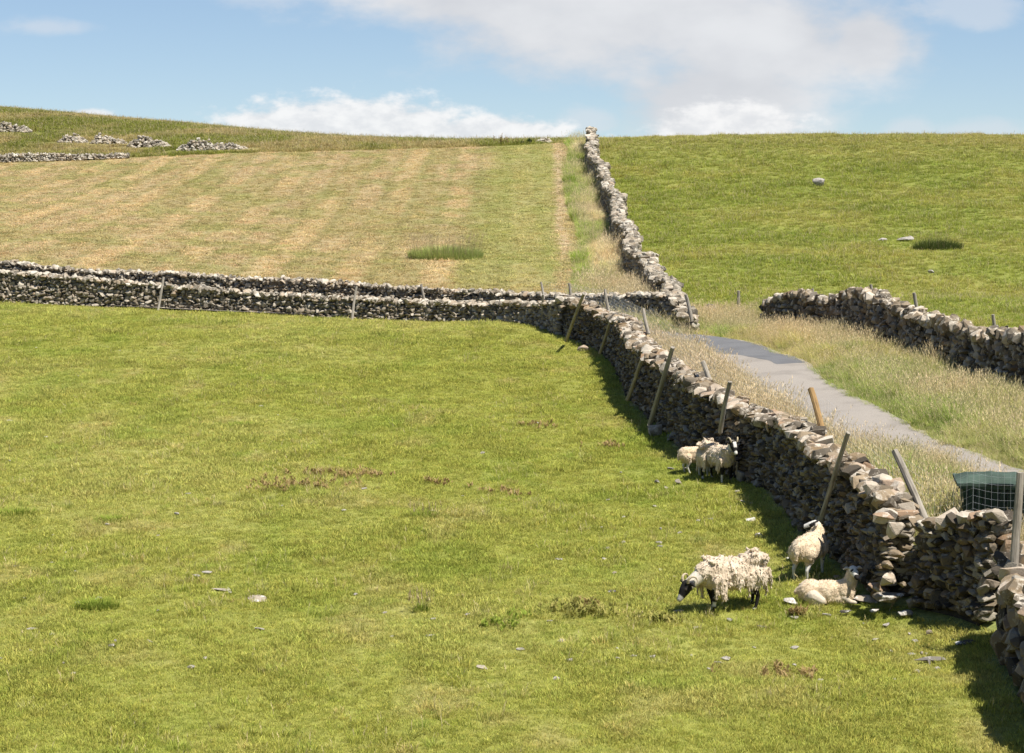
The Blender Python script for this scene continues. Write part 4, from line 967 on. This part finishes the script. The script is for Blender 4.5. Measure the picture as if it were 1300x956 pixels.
# ------------------------------------------------------------------ bin
def bin_():
    bx, by = P(1266, 620, 30.6)[:2]; gz = z1(bx, by); top = P(1250, 602, 30.6)[2]; H = top - gz
    r = empty('lidded_bin', (bx, by, gz), R(-8)); tag(r, 'dark green lidded plastic bin on the verge behind the shaded wall', 'bin')
    MGn = mat_simple('green_plastic', (.030, .060, .042), .7, .25, 5, .12, .35); MDk = mat_simple('dark_plastic', (.012, .022, .018), .6, .2, 6, .1, .3); ML = mat_simple('lid_plastic', (.06, .085, .066), .75, .3, 3, .15, .05)
    def box(bm, x0, x1, y0, y1, z0, z1_, tx=0, ty=0):
        vs = [bm.verts.new(((x0 + tx * (z == 0)) if x == 0 else (x1 - tx * (z == 0)), (y0 + ty * (z == 0)) if y == 0 else (y1 - ty * (z == 0)), z0 if z == 0 else z1_)) for x in (0, 1) for y in (0, 1) for z in (0, 1)]
        for f in ((0, 1, 3, 2), (4, 6, 7, 5), (0, 4, 5, 1), (2, 3, 7, 6), (0, 2, 6, 4), (1, 5, 7, 3)): bm.faces.new([vs[i] for i in f])
    def fin(bm, name, mat, bev=.012, parent=r):
        bmesh.ops.recalc_face_normals(bm, faces=bm.faces); bmesh.ops.bevel(bm, geom=bm.edges[:], offset=bev, segments=2, affect='EDGES')
        me = bpy.data.meshes.new(name); bm.to_mesh(me); bm.free(); return link(name, me, mat, parent)
    hw, hd, hb = .62, .42, H - .10
    bm = bmesh.new(); box(bm, -hw + .05, hw - .05, -hd + .05, hd - .05, .12, hb, .09, .08); fin(bm, 'body', MGn, .03)
    bm = bmesh.new()
    for i in range(9): x = -hw + .14 + i * (2 * hw - .28) / 8; box(bm, x - .012, x + .012, -hd + .015, -hd + .07, .3, hb - .08, 0, 0)
    fin(bm, 'rib', MDk, .004)
    bm = bmesh.new(); box(bm, -hw, hw, -hd, hd, hb - .07, hb); fin(bm, 'rim', MGn)
    # domed lid
    bm = bmesh.new(); nx, ny = 14, 8; g = []
    for j in range(ny + 1):
        for i in range(nx + 1):
            x = -1 + 2 * i / nx; y = -1 + 2 * j / ny; z = .09 * (1 - abs(x) ** 4) * (1 - abs(y) ** 3) + .012 * (i % 4 == 2)
            g.append(bm.verts.new(((hw + .03) * x, (hd + .03) * y, hb + .02 + z)))
    for j in range(ny):
        for i in range(nx): bm.faces.new([g[j * (nx + 1) + i], g[j * (nx + 1) + i + 1], g[(j + 1) * (nx + 1) + i + 1], g[(j + 1) * (nx + 1) + i]])
    ex = bmesh.ops.extrude_face_region(bm, geom=bm.faces[:]); 
    for v in [e for e in ex['geom'] if isinstance(e, bmesh.types.BMVert)]: v.co.z -= .045
    bmesh.ops.recalc_face_normals(bm, faces=bm.faces); me = bpy.data.meshes.new('lid'); bm.to_mesh(me); bm.free(); lid = link('lid', me, ML, r)
    bm = bmesh.new(); box(bm, -.2, .2, -hd - .075, -hd - .03, hb + .005, hb + .035); fin(bm, 'handle', MDk, .008, lid)
    for sx in (-1, 1):
        bm = bmesh.new(); bmesh.ops.create_cone(bm, segments=20, radius1=.1, radius2=.1, depth=.06, cap_ends=True, matrix=Matrix.Translation((sx * (hw - .14), hd - .12, .1)) @ Matrix.Rotation(math.pi / 2, 4, 'Y'))
        me = bpy.data.meshes.new('wheel'); bm.to_mesh(me); bm.free(); link('wheel', me, MDk, r)
bin_()

# far shrubs on the skyline
def shrub(u, v, Y, w, h, label, mat):
    p = P(u, v, Y); V, T = [], []; pz = z1(p[0], p[1]); 
    for _ in range(160):
        a = random.uniform(0, 6.28); r = w * math.sqrt(random.random()); blade(V, T, (r * math.cos(a), r * math.sin(a), random.uniform(-.1, h * .6) * (1 - r / w * .5)), a, random.uniform(.15, .45) * h, .08, random.uniform(.1, .8), 2)
    tag(link('thistle', tri_mesh('thistle', V, T), mat, loc=(p[0], p[1], pz)), label, 'plant', 'dark plants on the skyline')
def stalks(u, v, Y, w, h, n_, label):
    p = P(u, v, Y); V, T = [], []; pz = z1(p[0], p[1])
    for _ in range(n_):
        x = random.gauss(0, w / 2); hh = h * random.uniform(.4, 1); blade(V, T, (x, random.gauss(0, .3), -.1), random.uniform(0, 6), hh, .05, .12, 3)
        for q in range(6): blade(V, T, (x, 0, hh * random.uniform(.3, .9)), random.uniform(0, 6), .2, .07, .9, 1)
    tag(link('dry_weed', tri_mesh('dry_weed', V, T), MBR, loc=(p[0], p[1], pz)), label, 'plant', 'dark plants on the skyline')
MD = mat_plant('thistle_green', (.05, .09, .03), (.02, .04, .015))
shrub(663, 182, 168, .16, .35, 'small dark thistle on the skyline, left of the taller one', MD)
shrub(672, 182, 168, .2, .65, 'taller dark thistle on the skyline above the hay meadow', MD)
stalks(640, 182, 168, .9, 1.1, 16, 'spindly dry weeds on the skyline left of the thistles')
heap(682, 700, 183, 7, 'tiny stone heap on the skyline near the climbing wall', 169, .5)
stalks(737, 168, 158, .2, .5, 5, 'dark dry stems beside the top end of the climbing wall')

# ------------------------------------------------------------------ sun, sky, clouds
SUN_EL, SX, SY = R(62), .82, -.50
az = math.atan2(SX, SY)
sd = Vector((SX * math.cos(SUN_EL), SY * math.cos(SUN_EL), math.sin(SUN_EL))).normalized()
ld = bpy.data.lights.new('sun', 'SUN'); ld.energy = 4.8; ld.angle = R(.5); ld.color = (1, .955, .88)
lo = bpy.data.objects.new('sun', ld); C.objects.link(lo); lo.rotation_mode = 'QUATERNION'; lo.rotation_quaternion = Vector((0, 0, 1)).rotation_difference(sd); lo.location = (30, -10, 40)
w = bpy.data.worlds.new('World'); sc.world = w; m = NT('', w)
sky = m.n('ShaderNodeTexSky', _sky_type='NISHITA', _sun_disc=False); sky.sun_elevation = SUN_EL; sky.sun_rotation = math.atan2(sd.x, sd.y); sky.altitude = 300; sky.air_density = 1.0; sky.dust_density = .15; sky.ozone_density = 2.5
tc = m.n('ShaderNodeTexCoord').outputs['Generated']; sx = m.n('ShaderNodeSeparateXYZ'); m.set(sx.inputs[0], tc); va = m.n('ShaderNodeVectorMath', _operation='ADD'); m.set(va.inputs[0], tc); va.inputs[1].default_value = (0, 0, .075); m.set(sky.inputs[0], va.outputs[0]) if sky.inputs else None
AZ = m.math('ARCTAN2', sx.outputs[0], sx.outputs[1]); EL = m.math('ARCSINE', sx.outputs[2])
def ell(u, v, ru, rv):
    du = m.math('DIVIDE', m.math('SUBTRACT', AZ, (u - CU) / F), ru / F); dv = m.math('DIVIDE', m.math('SUBTRACT', EL, (VH - v) / F), rv / F)
    return m.math('SUBTRACT', 1, m.math('SQRT', m.math('ADD', m.math('MULTIPLY', du, du), m.math('MULTIPLY', dv, dv))))
cmb = m.n('ShaderNodeCombineXYZ'); m.set(cmb.inputs[0], AZ); m.set(cmb.inputs[1], m.math('MULTIPLY', EL, 1.9)); vec = cmb.outputs[0]
n1 = m.noise(vec, 18, 8, .58); n2 = m.noise(vec, 55, 6, .6); n3 = m.noise(vec, 9, 5, .5)
def cloudset(L):
    r = None
    for a in L: e = ell(*a); r = e if r is None else m.math('MAXIMUM', r, e)
    return r
soft = cloudset(((800, 25, 330, 95), (930, 120, 170, 90), (640, 0, 260, 60), (960, 60, 220, 90), (1085, 60, 70, 60)))
softm = m.rng(m.math('ADD', soft, m.math('MULTIPLY', m.math('SUBTRACT', n1, .5), 1.5)), -.1, .6)
cum = cloudset(((450, 172, 210, 58), (610, 178, 150, 38), (350, 165, 90, 32), (930, 165, 110, 44), (120, 150, 46, 14)))
cumm = m.rng(m.math('ADD', cum, m.math('MULTIPLY', m.math('SUBTRACT', n2, .5), 1.3)), -.02, .42)
wisp = cloudset(((400, -5, 160, 26), (1215, 15, 90, 40), (1240, 170, 90, 30), (740, 150, 60, 26), (1143, 170, 46, 30), (80, 40, 90, 20)))
wm = m.math('MULTIPLY', m.rng(m.math('ADD', wisp, m.math('MULTIPLY', m.math('SUBTRACT', n1, .5), 1.8)), .1, .7), .45)
SS = .066
bgc = m.n('ShaderNodeVectorMath', _operation='SCALE'); m.set(bgc.inputs[0], sky.outputs[0]); bgc.inputs['Scale'].default_value = 1.0
skyc = m.mix(1, bgc.outputs[0], rgb(1.10, 1.08, 1.10), 'MULTIPLY')
cl_s = m.mix(m.rng(n3, .35, .65), rgb(6.0, 6.1, 6.4), rgb(7.4, 7.45, 7.6)); cl_c = m.mix(m.rng(n2, .35, .65), rgb(7.0, 7.15, 7.4), rgb(8.6, 8.6, 8.6))
c = m.mix(wm, skyc, rgb(6.8, 7.0, 7.4)); c = m.mix(m.math('MULTIPLY', softm, .93), c, cl_s); c = m.mix(m.math('MULTIPLY', cumm, .93), c, cl_c)
bg = m.n('ShaderNodeBackground'); m.set(bg.inputs[0], c); bg.inputs[1].default_value = SS
ow = m.n('ShaderNodeOutputWorld'); m.t.links.new(bg.outputs[0], ow.inputs[0])
vs = sc.view_settings; vs.view_transform = 'Standard'; vs.look = 'None'; vs.exposure = .75; vs.gamma = 1; vs.use_curve_mapping = False
sc.cycles.max_bounces = 5; sc.cycles.diffuse_bounces = 3; sc.cycles.transmission_bounces = 2; sc.cycles.transparent_max_bounces = 4
sc.cycles.use_denoising = False if False else True
